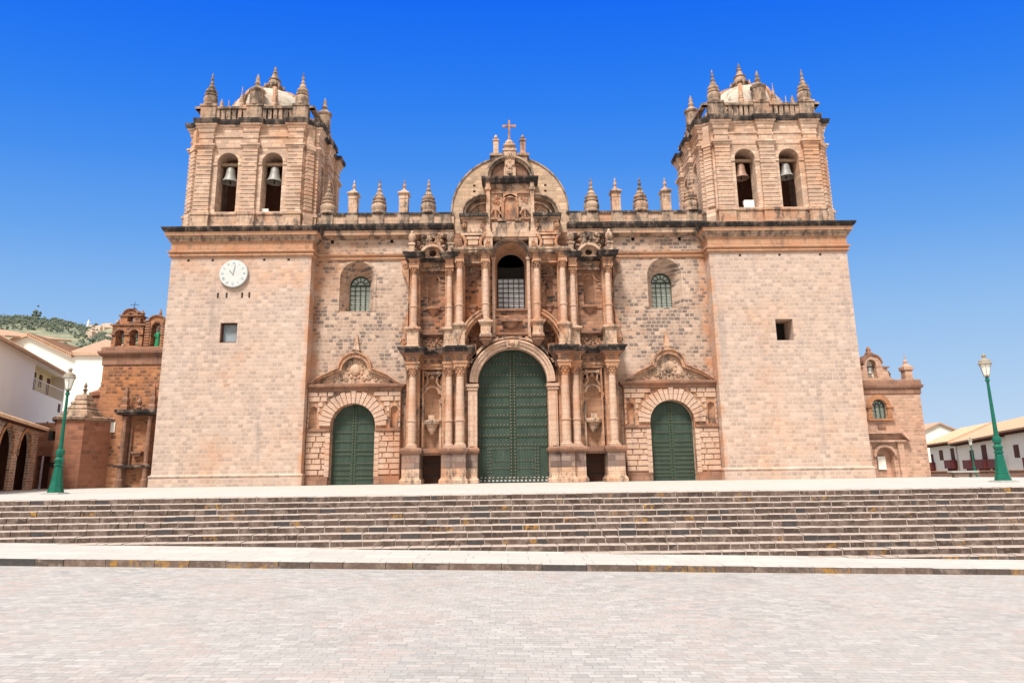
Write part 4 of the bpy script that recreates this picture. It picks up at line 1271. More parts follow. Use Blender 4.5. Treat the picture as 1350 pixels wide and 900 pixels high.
for s in (-1, 1):
    m = MB(s)
    # half of the portal wall; the halves meet over the door
    zd, rd = 6.68, 2.38; zn, rn = 15.72, 1.14
    out = [(rd, 0)] + [(rd * math.cos(a), zd + rd * math.sin(a)) for a in [PI / 2 * i / 14 for i in range(15)]]
    out[-1] = (0.0, zd + rd)
    out += [(0, 11.95), (rn, 11.95)] + [(rn * math.cos(a), zn + rn * math.sin(a)) for a in [PI / 2 * i / 10 for i in range(10)]] + [(0, zn + rn)]
    out += [(0, 17.6), (4.2, 17.6), (4.2, 15.6), (7.3, 15.6), (7.3, 0)]
    holes = [rect(4.95, 6.05, 2.34, 7.2), rect(4.78, 6.12, 0.02, 1.84), arch(5.5, 12.25, 14.0, .37, 10), arch(2.68, 12.35, 13.75, .27, 10)]
    m.poly(out, PY, NY + .2, holes)
    m.box(2.45, 6.95, NY + .2, NY + 3, 0, 17.6)
    pw = part(m, 'portal_wall', M['portal'])
    # door surround: jamb pilaster, impost, archivolts
    m = MB(s)
    m.box(2.40, 3.02, 43.95, PY + .01, 0.0, 6.15); m.box(2.62, 2.9, 43.90, 43.96, 2.4, 5.9)
    m.box(2.36, 3.1, 43.88, PY + .01, 6.15, 6.28); m.box(2.30, 3.16, 43.80, PY + .01, 6.36, 6.55); m.box(2.38, 3.06, 43.92, PY + .01, 6.28, 6.36)
    part(m, 'door_jamb', M['column'], pw)
    m = MB(s)
    for (a, b, y) in ((2.36, 2.60, 43.98), (2.60, 2.78, 43.86), (2.78, 2.90, 43.78)):
        m.arcband(0, 6.68, a, b, 0, PI / 2, y, PY + .01, 16)
    part(m, 'archivolt', M['column'], pw)
    m = MB(s)
    m.arcband(0, 6.68, 3.05, 3.22, PI * .14, PI * .40, 43.95, PY + .01, 10)
    for i in range(7):
        a = PI * (.10 + .06 * i); rosette(m, 3.30 * math.cos(a) * 1.0, PY - .06, 6.68 + 3.3 * math.sin(a), .17)
    scroll(m, 1.15, PY - .08, 9.72, .26, 1.5, 1, .05); scroll(m, .55, PY - .08, 9.85, .17, 1.4, -1, .045)
    m.tube([(0, PY - .1, 9.35), (.5, PY - .1, 9.42), (1.0, PY - .1, 9.35), (1.5, PY - .1, 9.55)], .05, 5)
    part(m, 'spandrel_relief', M['carved_pale'], pw)
    # pedestal blocks
    ped_plan = [(2.42, 44.95), (2.42, 43.75), (3.12, 43.75), (3.12, 43.10), (3.98, 43.10), (3.98, 43.45), (4.74, 43.45), (4.74, 44.95)]
    ped2 = [(6.14, 44.95), (6.14, 43.28), (7.28, 43.28), (7.28, 44.95)]
    for pp in (ped_plan, ped2):
        m = MB(s); m.stack(pp, [(.14, 0), (.14, .22), (.05, .34), (.0, .42), (.0, .95)]); part(m, 'pedestal', M['carved_pale'], pw)
        m = MB(s); m.stack(pp, [(.0, .95), (.0, 1.92)]); part(m, 'pedestal_die', M['andesite'], pw)
        m = MB(s); m.stack(pp, [(.02, 1.92), (.12, 2.0), (.16, 2.12), (.16, 2.24), (.03, 2.32)]); part(m, 'pedestal_cap', M['reddark'], pw)
    # dark timber-like shutter between the pedestals
    m = MB(s); m.box(4.70, 6.2, NY - .05, NY - .02, 0.02, 1.86)
    gt = part(m, 'low_gate', M['wood'])
    m = MB(s)
    for i in range(9): m.box(4.82 + i * .155, 4.86 + i * .155, NY - .08, NY - .052, .05, 1.84)
    for z in (.5, 1.3): m.box(4.72, 6.18, NY - .10, NY - .052, z, z + .07)
    part(m, 'slats', M['iron'], gt)
    m = MB(s); m.box(4.74, 6.16, 43.98, PY + .01, 1.86, 2.0); m.box(4.72, 6.16, 43.9, PY + .01, 2.0, 2.3)
    part(m, 'gate_lintel', M['reddark'], gt)
    # lower bay: concave panel with a bracket and a carved hood
    m = MB(s); m.niche(5.5, PY + .0, 2.34, 6.75, .55, .42)
    part(m, 'niche', M['band'], pw)
    m = MB(s)
    for x_ in (4.93, 6.07): m.box(x_ - .07, x_ + .07, PY - .08, PY + .02, 2.34, 5.6)
    m.lathe(5.5, PY - .02, [(.10, 3.25), (.26, 3.5), (.34, 3.72), (.40, 3.82), (.40, 3.9), (.58, 3.95), (.62, 4.1), (.62, 4.2), (.5, 4.22)], 12, sy=.75)
    m.box(5.3, 5.7, PY - .35, PY + .1, 4.2, 4.52)
    part(m, 'bracket', M['carved_pale'], pw)
    m = MB(s)
    hoodz = 6.4
    for sd in (-1, 1):
        scroll(m, 5.5 + sd * .42, PY - .14, hoodz + .95, .20, 1.5, sd, .06); scroll(m, 5.5 + sd * .55, PY - .12, hoodz - .1, .22, 1.5, -sd, .06)
        m.tube([(5.5 + sd * .36, PY - .12, hoodz + .8), (5.5 + sd * .3, PY - .16, hoodz + .4), (5.5 + sd * .48, PY - .14, hoodz + .1)], .07, 5)
        m.tube([(5.5 + sd * .60, PY - .1, hoodz - .3), (5.5 + sd * .72, PY - .14, hoodz - .6), (5.5 + sd * .62, PY - .1, hoodz - .9)], .09, 5)
        m.ball(5.5 + sd * .66, PY - .1, hoodz - 1.0, .13, 7)
        for i in range(3): m.ball(5.5 + sd * (.18 + .14 * i), PY - .12, hoodz + 1.05 - .05 * i, .07, 6)
    m.arcband(5.5, 6.0, .42, .56, 0, PI, PY - .18, PY + .02, 12)
    m.poly([(5.1, 7.32), (5.9, 7.32), (6.05, 7.5), (4.95, 7.5)], PY - .25, PY + .02)
    m.ball(5.5, PY - .12, 7.15, .15, 8)
    part(m, 'niche_hood', M['carved_pale'], pw)
    # backing pilasters behind the columns
    m = MB(s)
    for x0_, x1_ in ((3.10, 3.96), (3.98, 4.66), (6.30, 7.16)):
        m.box(x0_, x1_, 44.12, PY + .01, 2.33, 7.62)
    for x0_, x1_ in ((3.24, 3.98), (4.0, 4.62), (6.38, 7.08), (1.48, 2.08)):
        m.box(x0_, x1_, 44.14, PY + .01, 9.2, 15.0)
    part(m, 'back_pilaster', M['carved'], pw)
    # lower order
    column(s, 6.72, 43.75, 2.33, 7.66, .265, 4.10)
    column(s, 4.28, 43.92, 2.33, 7.66, .25, 4.10)
    column(s, 3.52, 43.58, 2.33, 7.72, .29, 4.10)
    e1 = [(2.98, 44.95), (2.98, 43.12), (3.98, 43.12), (3.98, 43.48), (4.72, 43.48), (4.72, 44.40), (6.22, 44.40), (6.22, 43.32), (7.22, 43.32), (7.22, 44.95)]
    m = MB(s); m.stack(e1, [(-.06, 7.66), (-.06, 7.86), (0, 7.90), (0, 8.02), (-.08, 8.05), (-.08, 8.40), (.02, 8.44)]); ent = part(m, 'entablature', M['carved'])
    m = MB(s); m.stack(e1, [(.04, 8.44), (.10, 8.52), (.26, 8.60)]); part(m, 'bed_moulding', M['reddark'], ent)
    m = MB(s); m.stack(e1, [(.28, 8.60), (.34, 8.64), (.36, 8.80), (.46, 8.86), (.48, 8.98), (.0, 9.06)]); part(m, 'cornice_top', M['blackened'], ent)
    m = MB(s)
    for x_, y_ in ((3.5, 43.2), (6.72, 43.40), (4.36, 43.56)): m.box(x_ - .17, x_ + .17, y_ - .05, y_ + .01, 8.1, 8.36)
    rosette(m, 5.5, 44.46, 8.22, .17); rosette(m, 5.05, 44.46, 8.22, .13); rosette(m, 5.95, 44.46, 8.22, .13)
    part(m, 'frieze_relief', M['andesite'], ent)
    # great split curved brackets beside the door arch
    m = MB(s)
    m.arcband(.76, 8.95, 2.62, 2.84, 0, math.radians(62), 43.30, PY + .01, 14); m.arcband(.76, 8.95, 2.46, 2.62, 0, math.radians(60), 43.55, PY + .01, 14)
    m.arcband(.76, 8.95, 2.84, 2.93, 0, math.radians(63), 43.22, PY + .01, 14)
    cb = part(m, 'split_pediment', M['carved'])
    m = MB(s); 
    m.box(2.9, 3.4, 43.7, PY, 7.72, 9.1); m.box(2.45, 2.95, 43.95, PY, 8.3, 9.3)
    for i in range(5): m.ball(2.75 + .1 * (i % 2), PY - .15, 9.1 + i * .32, .17, 7)
    part(m, 'relief', M['reddark'], cb)
    # upper order: pedestals, columns
    for (cx, cy, w, z0, z1) in ((6.73, 43.78, .42, 9.04, 10.42), (4.30, 43.95, .38, 9.04, 10.42), (3.58, 43.66, .42, 9.04, 10.62), (1.78, 43.72, .38, 9.78, 10.86)):
        m = MB(s)
        pl_ = [(cx - w, 44.95), (cx - w, cy - w), (cx + w, cy - w), (cx + w, 44.95)]
        m.stack(pl_, [(.02, z0), (.02, z0 + .12), (-.04, z0 + .16), (-.04, z1 - .28), (.04, z1 - .22), (.12, z1 - .14), (.12, z1 - .04), (.02, z1)])
        p_ = part(m, 'upper_pedestal', M['carved_pale'])
        if cx < 2:
            m = MB(s); m.stack(pl_, [(-.30, 9.12), (-.2, 9.2), (-.16, 9.35), (.02, 9.5), (-.06, 9.6), (.06, 9.7), (.06, 9.78)]); part(m, 'pendant', M['reddark'], p_)
    column(s, 6.73, 43.82, 10.42, 14.72, .22, 11.95)
    column(s, 4.30, 43.98, 10.42, 14.60, .205, 11.95)
    column(s, 3.58, 43.70, 10.62, 15.12, .235, 12.0)
    column(s, 1.78, 43.74, 10.86, 15.12, .235, 12.1)
    # upper bays
    m = MB(s)
    m.niche(5.5, PY, 12.25, 14.0, .37, .30); m.niche(2.68, PY, 12.35, 13.75, .27, .24)
    part(m, 'niche', M['portal'], pw)
    m = MB(s)
    m.arcband(5.5, 14.0, .39, .50, 0, PI, PY - .08, PY + .01, 12); m.arcband(2.68, 13.75, .29, .38, 0, PI, PY - .08, PY + .01, 12)
    for (cx, w, z) in ((5.5, .50, 12.0), (2.68, .30, 12.1)):
        m.lathe(cx, PY, [(.06, z - .55), (.12, z - .45), (.2, z - .36), (w * .7, z - .2), (w * .95, z - .08), (w * 1.12, z - .02), (w * 1.12, z + .08)], 12, sy=.6)
    for sd in (-1, 1):
        m.box(5.5 + sd * .72 - .20, 5.5 + sd * .72 + .20, PY - .06, PY + .01, 11.92, 12.0); m.box(5.5 + sd * .70 - .2, 5.5 + sd * .70 + .2, PY - .06, PY + .01, 13.9, 14.0)
        m.box(5.5 + sd * .70 - .2, 5.5 + sd * .70 + .2, PY - .05, PY + .01, 13.4, 13.48)
        m.box(2.68 + sd * .47 - .12, 2.68 + sd * .47 + .12, PY - .06, PY + .01, 12.02, 12.1); m.box(2.68 + sd * .47 - .12, 2.68 + sd * .47 + .12, PY - .06, PY + .01, 13.7, 13.8)
    m.box(2.3, 3.06, PY - .16, PY + .01, 14.28, 14.38); m.box(2.4, 2.96, PY - .1, PY + .01, 14.15, 14.28); rosette(m, 2.68, PY - .05, 14.75, .25)
    m.box(4.7, 6.3, PY - .15, PY + .01, 10.0, 10.12); m.box(4.7, 6.3, PY - .25, PY + .01, 10.12, 10.26); m.box(4.75, 6.25, PY - .12, PY + .01, 9.05, 9.25)
    m.arcband(5.5, 10.3, .82, .92, math.radians(200), math.radians(340), PY - .15, PY, 10, ez=.35)
    m.box(4.7, 6.3, PY - .12, PY + .01, 14.55, 14.65)
    part(m, 'bay_mouldings', M['reddark'], pw)
    # upper entablatures
    e2 = [(3.96, 44.95), (3.96, 43.62), (4.62, 43.62), (4.62, 44.42), (6.36, 44.42), (6.36, 43.46), (7.12, 43.46), (7.12, 44.95)]
    m = MB(s); m.stack(e2, [(-.04, 14.70), (-.04, 14.86), (.0, 14.9), (-.06, 14.96), (-.06, 15.26), (.04, 15.30)]); e = part(m, 'entablature', M['carved'])
    m = MB(s); m.stack(e2, [(.04, 15.30), (.16, 15.38), (.28, 15.44), (.30, 15.58), (.36, 15.62), (.38, 15.72), (.0, 15.80)]); part(m, 'cornice_top', M['blackened'], e)
    e3 = [(1.46, 44.95), (1.46, 43.38), (2.12, 43.38), (2.12, 44.0), (3.24, 44.0), (3.24, 43.34), (3.92, 43.34), (3.92, 44.95)]
    m = MB(s); m.stack(e3, [(-.04, 15.12), (-.04, 15.28), (.0, 15.32), (-.06, 15.36), (-.06, 15.66), (.04, 15.70)]); e = part(m, 'entablature', M['carved'])
    m = MB(s); m.stack(e3, [(.04, 15.70), (.16, 15.78), (.24, 15.84), (.25, 15.98), (.0, 16.04)]); part(m, 'cornice_top', M['weathered'], e)
    # crowning ornament over the outer bay
    m = MB(s)
    m.arcband(5.5, 15.55, .70, .88, math.radians(10), math.radians(170), 43.62, PY + .01, 14)
    for sd in (-1, 1): m.tube([(5.5 + sd * .84, 43.7, 15.75), (5.5 + sd * 1.05, 43.7, 15.86), (5.5 + sd * 1.3, 43.72, 15.82)], .08, 6)
    m.poly(arc(5.5, 15.55, .72, 0, PI, 12), 44.0, PY + .01, [arc(5.5, 15.85, .26, 0, 2 * PI * 11 / 12, 11)])
    cr = part(m, 'curved_pediment', M['carved_pale'])
    m = MB(s); rg = random.Random(21)
    for sd in (-1, 1):
        scroll(m, 5.5 + sd * .45, 44.2, 16.75, .24, 1.5, sd, .07); scroll(m, 5.5 + sd * .75, 44.2, 16.35, .18, 1.4, -sd, .06)
        scroll(m, 5.5 + sd * .28, 44.2, 17.2, .20, 1.3, -sd, .06)
        m.ball(5.5 + sd * .62, 44.1, 17.2, .15, 8)
    m.poly([(4.9, 16.3), (6.1, 16.3), (5.95, 17.1), (5.7, 17.45), (5.3, 17.45), (5.05, 17.1)], 44.18, 44.6, [rect(5.38, 5.62, 16.75, 17.05)])
    for _ in range(26): m.ball(5.5 + rg.uniform(-.75, .75), 44.12, rg.uniform(16.3, 17.4), rg.uniform(.06, .13), 6)
    part(m, 'crest', M['weathered'], cr)
    for cx, zt in ((6.95, 17.5), (4.22, 17.3)):
        m = MB(s)
        m.sq(cx, 43.85, [(.24, 15.78), (.24, 15.9), (.19, 15.95), (.19, 16.35), (.25, 16.4), (.25, 16.5), (.16, 16.55)])
        m.lathe(cx, 43.85, [(.15, 16.52), (.12, 16.6), (.22, 16.75), (.27, 16.95), (.24, 17.15), (.12, 17.3), (.14, 17.36), (.03, zt)], 10)
        part(m, 'urn_finial', M['carved_pale'] if cx > 6 else M['weathered'], smooth=True)
    # inner attic: block between volutes
    m = MB(s)
    m.box(2.15, 3.15, 43.75, PY, 16.04, 16.35); m.box(2.3, 3.0, 43.65, PY, 16.35, 16.75); m.box(2.2, 3.1, 43.6, PY, 16.75, 16.92); m.box(1.75, 3.5, 43.60, NY + .5, 17.05, 17.2)
    m.box(1.62, 3.42, 43.95, NY + .5, 17.2, 18.38); m.box(2.0, 3.05, 43.85, 43.97, 17.35, 18.2)
    m.box(1.62, 3.55, 43.75, NY + .5, 18.38, 18.46)
    at_ = part(m, 'attic_block', M['carved_pale'])
    m = MB(s)
    for sd in (-1, 1):
        m.tube([(2.65 + sd * .78, 43.7, 16.08), (2.65 + sd * .56, 43.66, 16.2), (2.65 + sd * .50, 43.64, 16.5), (2.65 + sd * .62, 43.64, 16.85), (2.65 + sd * .82, 43.66, 17.04)], .12, 7)
        scroll(m, 2.65 + sd * .62, 43.80, 17.8, .16, 1.4, sd, .05)
    part(m, 'volute', M['carved'], at_)
    m = MB(s); m.box(1.6, 3.62, 43.55, NY + .4, 18.46, 18.66); part(m, 'cornice_top', M['blackened'], at_)
    m = MB(s)
    # quarter pediment leaning on the centre
    m.arcband(1.75, 18.66, 1.45, 1.62, 0, PI / 2, 43.70, NY, 12, ez=.86); m.arcband(1.75, 18.66, 1.62, 1.72, 0, PI / 2 * 1.02, 43.55, NY, 12, ez=.86)
    m.arcband(1.75, 18.66, 1.12, 1.24, 0, PI / 2, 43.95, NY, 12, ez=.80)
    part(m, 'quarter_pediment', M['weathered'], at_)
    m = MB(s)
    m.poly([(1.75, 18.66), (3.2, 18.66)] + arc(1.75, 18.66, 1.5, 0, PI / 2, 10, .86)[1:], 44.2, NY)
    scroll(m, 2.1, 44.15, 19.25, .2, 1.4, 1, .06); scroll(m, 2.6, 44.15, 18.98, .14, 1.4, -1, .05)
    part(m, 'pediment_relief', M['carved'], at_)
    # slender corner piers of the raised centre
    m = MB(s)
    m.box(1.40, 1.78, 43.80, NY, 17.35, 17.55); m.box(1.45, 1.72, 43.86, NY, 17.55, 20.55); m.box(1.38, 1.80, 43.80, NY, 20.55, 20.75); m.box(1.44, 1.74, 43.86, NY, 20.75, 21.15)
    m.box(1.28, 1.9, 43.65, PY, 16.05, 16.9); m.box(1.22, 1.95, 43.6, PY, 16.9, 17.1); m.box(1.3, 1.88, 43.72, PY, 17.1, 17.35)
    part(m, 'slender_pier', M['carved_pale'])

# dense reliefs over the portal
pw_ = [o for o in bpy.data.objects if o.name.startswith('portal_wall')]
for s, par_ in zip((-1, 1), pw_):
    q = dict(s=s, parent=par_)
    carving(2.5, 3.3, 7.9, 9.6, PY - .05, 26, 1, mat='carved', r=.13, **q)
    carving(.9, 2.9, 9.3, 9.9, PY - .06, 22, 2, mat='carved_pale', r=.12, **q)
    carving(4.8, 6.2, 9.3, 9.95, PY - .03, 14, 4, mat='carved', r=.10, **q)
    carving(4.9, 6.1, 14.7, 15.2, 44.38, 14, 5, mat='weathered', r=.11, **q)
    carving(2.3, 3.05, 14.6, 15.05, PY - .04, 24, 6, mat='weathered', r=.10, **q)
    carving(1.7, 3.4, 17.25, 18.3, 43.92, 42, 7, mat='carved', r=.10, **q)
    carving(2.0, 2.9, 18.75, 19.5, 44.15, 16, 8, mat='weathered', r=.11, **q)
    carving(4.05, 4.75, 15.9, 17.3, 44.1, 16, 9, mat='blackened', r=.15, **q)
    carving(6.2, 7.2, 15.9, 17.0, 44.6, 14, 10, mat='weathered', r=.14, **q)
    carving(3.15, 3.9, 8.06, 8.4, 43.16, 8, 11, mat='carved', r=.08, **q)
    carving(6.35, 7.1, 8.06, 8.4, 43.38, 8, 12, mat='carved', r=.08, **q)
    carving(6.4, 7.1, 15.0, 15.25, 43.5, 7, 13, mat='carved', r=.07, **q)
    carving(1.52, 1.7, 16.2, 16.7, 43.62, 12, 14, mat='carved', r=.11, **q)
    m = MB(s)      # scrolled wings outside the outer columns
    m.poly([(7.25, 9.1), (7.62, 9.2), (7.78, 9.7), (7.55, 10.2), (7.70, 10.5), (7.48, 11.2), (7.25, 12.0)], 44.6, NY + .05)
    m.poly([(7.25, 13.6), (7.42, 14.2), (7.75, 14.7), (7.62, 15.2), (7.85, 15.5), (7.25, 15.6)], 44.6, NY + .05)
    scroll(m, 7.5, 44.6, 9.65, .24, 1.4, 1, .07); scroll(m, 7.5, 44.6, 15.1, .22, 1.4, 1, .07)
    part(m, 'scrolled_wing', M['carved'], par_)
    m = MB(s)      # stone corbels under the urns and small ledges
    for z_ in (9.3, 10.2): m.box(3.0, 3.2, 44.2, PY, z_, z_ + .5)
    for x_ in (3.05, 4.75, 6.1): m.box(x_ - .06, x_ + .06, 44.45, PY + .01, 2.35, 7.6)
    part(m, 'edge_moulding', M['carved'], par_)
# ---- centre of the upper storeys (symmetrical about the axis)
m = MB()
o = [(-1.5, 17.2), (1.5, 17.2), (1.5, 21.2), (-1.5, 21.2)]
m.poly([(-1.5, 16.9)] + [(-1.5, 21.2), (1.5, 21.2), (1.5, 16.9)] , 44.15, NY + .5)
m.box(-1.3, 1.3, 43.98, 44.16, 17.05, 18.1)
cp = part(m, 'raised_centre', M['carved_pale'])
carving(-1.3, 1.3, 20.5, 21.05, 44.12, 22, 31, 1, cp, 'carved', .10); carving(-1.2, -.8, 19.6, 20.2, 44.12, 12, 32, 1, cp, 'carved', .11); carving(.8, 1.2, 19.6, 20.2, 44.12, 12, 33, 1, cp, 'carved', .11)
m = MB()
m.poly(arch(0, 18.35, 19.7, .42, 10), 44.08, 44.2); m.arcband(0, 19.7, .42, .55, 0, PI, 43.95, 44.16, 10)
for sd in (-1, 1):
    m.box(sd * .50 - .07, sd * .50 + .07, 43.98, 44.16, 18.35, 19.7); m.box(sd * .62 - .30, sd * .62 + .12 if sd > 0 else sd * .62 + .30, 43.9, 44.16, 18.2, 18.35)
    m.arcband(sd * 1.05, 18.75, .30, .40, 0, PI, 43.98, 44.16, 8); m.box(sd * 1.05 - .4, sd * 1.05 + .4, 43.95, 44.16, 18.35, 18.45)
    for i in range(4): m.ball(sd * 1.05, 44.05, 18.55 + .16 * i, .12, 6)
m.box(-1.4, 1.4, 44.0, 44.16, 20.35, 20.45); m.box(-.5, .5, 43.95, 44.16, 20.0, 20.3)
rosette(m, 0, 44.02, 20.15, .2)
part(m, 'panel_frame', M['carved'], cp)
m = MB()
for sd in (-1, 1): m.box(sd * .70 - .06, sd * .70 + .06, 44.14, 44.149, 18.5, 19.35)
part(m, 'slit', M['void'], cp)
m = MB(); m.stack([(-1.88, NY + .4), (-1.88, 43.8), (1.88, 43.8), (1.88, NY + .4)], [(-.06, 21.12), (.0, 21.2), (.05, 21.3), (.15, 21.36), (.18, 21.5), (.0, 21.56)])
part(m, 'cornice_top', M['blackened'], cp)
m = MB()
m.arcband(0, 21.5, 1.42, 1.60, 0, PI, 43.80, NY, 18, ez=.93); m.arcband(0, 21.5, 1.60, 1.74, 0, PI, 43.62, NY, 18, ez=.93)
m.poly([(-1.45, 21.5), (1.45, 21.5)] + arc(0, 21.5, 1.45, 0, PI, 14, .93)[1:-1], 44.15, NY)
part(m, 'arched_pediment', M['weathered'], cp)
m = MB()
for sd in (-1, 1): m.poly([(sd * .35, 21.56), (sd * 1.30, 21.56)] + arc(0, 21.56, 1.30, 0, math.radians(74), 8, .93)[1:] if sd > 0 else [(-x, z) for x, z in [(.35, 21.56), (1.30, 21.56)] + arc(0, 21.56, 1.30, 0, math.radians(74), 8, .93)[1:]], 44.02, 44.16)
part(m, 'pediment_infill', M['reddark'], cp)
m = MB()
m.box(-.42, .42, 43.70, NY, 21.5, 22.2); m.box(-.36, .36, 43.75, NY, 22.2, 22.9); m.box(-.44, .44, 43.68, NY, 22.9, 23.5)
m.box(-.30, .30, 43.60, 43.76, 22.35, 22.7); m.box(-.5, .5, 43.62, NY, 23.5, 23.62)
for z in (21.7, 22.1, 22.5, 23.1): rosette(m, 0, 43.60, z + .12, .2)
part(m, 'crest_block', M['carved_pale'], cp)
m = MB(); m.box(-.10, .10, 43.63, 43.698, 21.62, 21.85); part(m, 'small_opening', M['void'], cp)

# ---- great round gable
m = MB()
GR = 4.22; GZ = 19.45
gp = [(-GR, 17.5), (GR, 17.5)] + arc(0, GZ, GR, 0, PI, 30)
gh = [rect(sd * 2.62 - .09, sd * 2.62 + .09, z, z + .17) for sd in (-1, 1) for z in (20.9, 21.35)]
m.poly(gp, NY - .02, NY + 1.2, gh)
gb = part(m, 'gable', M['gable'])
m = MB()
m.arcband(0, GZ, GR, GR + .10, 0, PI, NY - .10, NY + 1.3, 30)
for sd in (-1, 1): m.box(sd * (GR + .05) - .05, sd * (GR + .05) + .05, NY - .10, NY + 1.3, 18.3, GZ)
part(m, 'gable_rim', M['weathered'], gb)
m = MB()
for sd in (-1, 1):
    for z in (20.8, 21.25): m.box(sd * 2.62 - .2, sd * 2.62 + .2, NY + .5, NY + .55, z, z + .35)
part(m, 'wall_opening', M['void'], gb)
m = MB(); m.box(-1.45, 1.45, NY - .6, NY + .9, 23.55, 23.72); m.box(-1.3, 1.3, NY - .5, NY + .9, 23.1, 23.55)
part(m, 'shelf', M['weathered'], gb)
for sd in (-1, 1):
    m = MB()
    m.sq(sd * 1.0, 44.9, [(.24, 23.72), (.24, 23.85), (.19, 23.9), (.19, 24.8), (.24, 24.85), (.24, 24.95), (.12, 25.0)])
    m.lathe(sd * 1.0, 44.9, [(.10, 24.98), (.07, 25.05), (.13, 25.15), (.12, 25.25), (.03, 25.4)], 8)
    part(m, 'pillar_finial', M['carved_pale'], gb)
m = MB()
m.sq(0, 44.7, [(.46, 23.62), (.46, 23.75), (.36, 23.8), (.36, 24.2), (.44, 24.25), (.44, 24.35), (.30, 24.42), (.30, 24.6), (.22, 24.66), (.12, 24.85)])
cb = part(m, 'cross_pedestal', M['carved_pale'])
m = MB(); m.box(-.075, .075, 44.63, 44.77, 24.75, 26.45); m.box(-.50, .50, 44.64, 44.76, 25.92, 26.07)
part(m, 'cross', M['carved'], cb)
# barrel roof behind the gable
m = MB(); m.lathe(0, 0, [(4.0, 0), (4.0, 6)], 32)
m.v = [(p[0], NY + 1.2 + p[2], GZ + p[1]) for p in m.v]
part(m, 'barrel_vault', M['gable'])
m = MB(); m.box(-14.2, 14.2, NY + 3, NY + 14, 0, 17.6); part(m, 'nave_body', M['nave'])

# ---- niche window over the door
m = MB()
A = arch(0, 11.95, 15.72, 1.14, 20); B = arch(0, 12.05, 15.55, .98, 20); n = len(A)
m.add([(p[0], PY + .01, p[1]) for p in A] + [(p[0], NY + 1.35, p[1]) for p in B], [(i, (i + 1) % n, (i + 1) % n + n, i + n) for i in range(n)])
part(m, 'window_reveal', M['band'])
m = MB(); m.poly(arch(0, 12.0, 15.5, 1.0), NY + 1.2, NY + 1.22); cw = part(m, 'central_window', M['void'])
m = MB(); m.box(-.95, .95, NY + 1.05, NY + 1.08, 12.05, 14.6); part(m, 'pane', M['glass'], cw)
m = MB()
for i in range(6): m.box(-.95 + i * .38 - .025, -.95 + i * .38 + .025, NY + .96, NY + 1.02, 12.05, 14.6)
for i in range(8): m.box(-.95, .95, NY + .94, NY + 1.0, 12.08 + i * .355 - .025, 12.08 + i * .355 + .025)
part(m, 'grille', M['iron'], cw)
m = MB()
for (a, b, y) in ((1.16, 1.30, PY - .10), (1.30, 1.46, PY - .35)): m.arcband(0, 15.72, a, b, 0, PI, y, PY + .01, 20)
part(m, 'hood_mould', M['andesite'])
m = MB()
for sd in (-1, 1):
    m.box(sd * 1.24 - .10, sd * 1.24 + .10, PY - .10, PY + .01, 9.9, 15.72); m.box(sd * 1.24 - .16, sd * 1.24 + .16, PY - .16, PY + .01, 15.55, 15.72)
part(m, 'window_frame', M['column'])
m = MB()
m.lathe(0, PY - .02, [(.12, 10.45), (.24, 10.55), (.34, 10.62), (.46, 10.8), (.60, 10.95)], 12, sy=.6)
m.box(-.72, .72, PY - .42, PY, 10.98, 11.22)
m.box(-1.14, 1.14, PY - .10, PY + .005, 9.98, 10.08); m.box(-1.14, 1.14, PY - .18, PY + .005, 10.08, 10.18); m.box(-1.14, 1.14, PY - .14, PY + .005, 11.80, 11.95)
part(m, 'corbel', M['reddark'])
m = MB(); m.poly([(-.34, 9.0), (.34, 9.0), (.45, 9.5), (-.45, 9.5)], 43.7, PY); m.ball(0, 43.72, 9.3, .2, 8); m.tube([(-.9, PY - .08, 9.75), (0, PY - .12, 9.9), (.9, PY - .08, 9.75)], .06, 5)
part(m, 'keystone', M['carved_pale'])

# ---- main door
DYm = 45.0
m = MB(); m.poly(arch(0, 0.02, 6.68, 2.36, 28), DYm, DYm + .15)
md = part(m, 'main_door', M['green'])
m1 = m2 = MB()
def sb(*q_, **k_): m1.cm = 1; m1.ball(*q_, **k_); m1.cm = 0
rows = [8.45, 8.0, 7.25, 6.5, 5.85, 5.15, 4.45, 3.8, 3.1, 2.45]
for z in rows:
    ww = 2.36 if z < 6.68 else math.sqrt(max(0, 2.36 ** 2 - (z - 6.68) ** 2))
    for i in range(20):
        u = -2.25 + 4.5 * i / 19
        if .2 < abs(u) < ww - .08: sb(u, DYm - .04, z + .05, .068, 6, 1, .8, 1)
    for sd in (-1, 1): m2.box(min(sd * .17, sd * (ww - .05)), max(sd * .17, sd * (ww - .05)), DYm - .035, DYm - .002, z - .10, z + .01)
z = .15
while z < 8.8:
    for u in (-.13, .13): sb(u, DYm - .06, z, .065, 6, 1, .8, 1)
    z += .215
for sd in (-1, 1): m2.box(sd * .13 - .07, sd * .13 + .07, DYm - .055, DYm - .002, .05, 8.95)
m2.box(-.02, .02, DYm - .065, DYm - .0555, .05, 9.0)
# wicket doors with their own studs
for sd in (-1, 1):
    for z in (.35, .95, 1.45, 2.25):
        for i in range(7): sb(sd * (.35 + i * .19), DYm - .08, z, .05, 6)
    z = .25
    while z < 2.35:
        for u in (1.52, 1.72): sb(sd * u, DYm - .08, z, .05, 6)
        z += .22
part(m2, 'studded_batten', [M['strap'], M['stud']], md)
m = MB()
for sd in (-1, 1): m.box(min(sd * .22, sd * 1.8), max(sd * .22, sd * 1.8), DYm - .06, DYm - .056 + .05, .06, 2.38)
part(m, 'wicket', M['green'], md)
m = MB()
for i in range(17):
    u = -2.2 + i * .275; m.box(u - .07, u + .07, DYm - .09, DYm - .062, .08, .20); m.box(u - .02, u + .10, DYm - .09, DYm - .062, .30, .38)
part(m, 'kick_plate', M['concrete'], md)

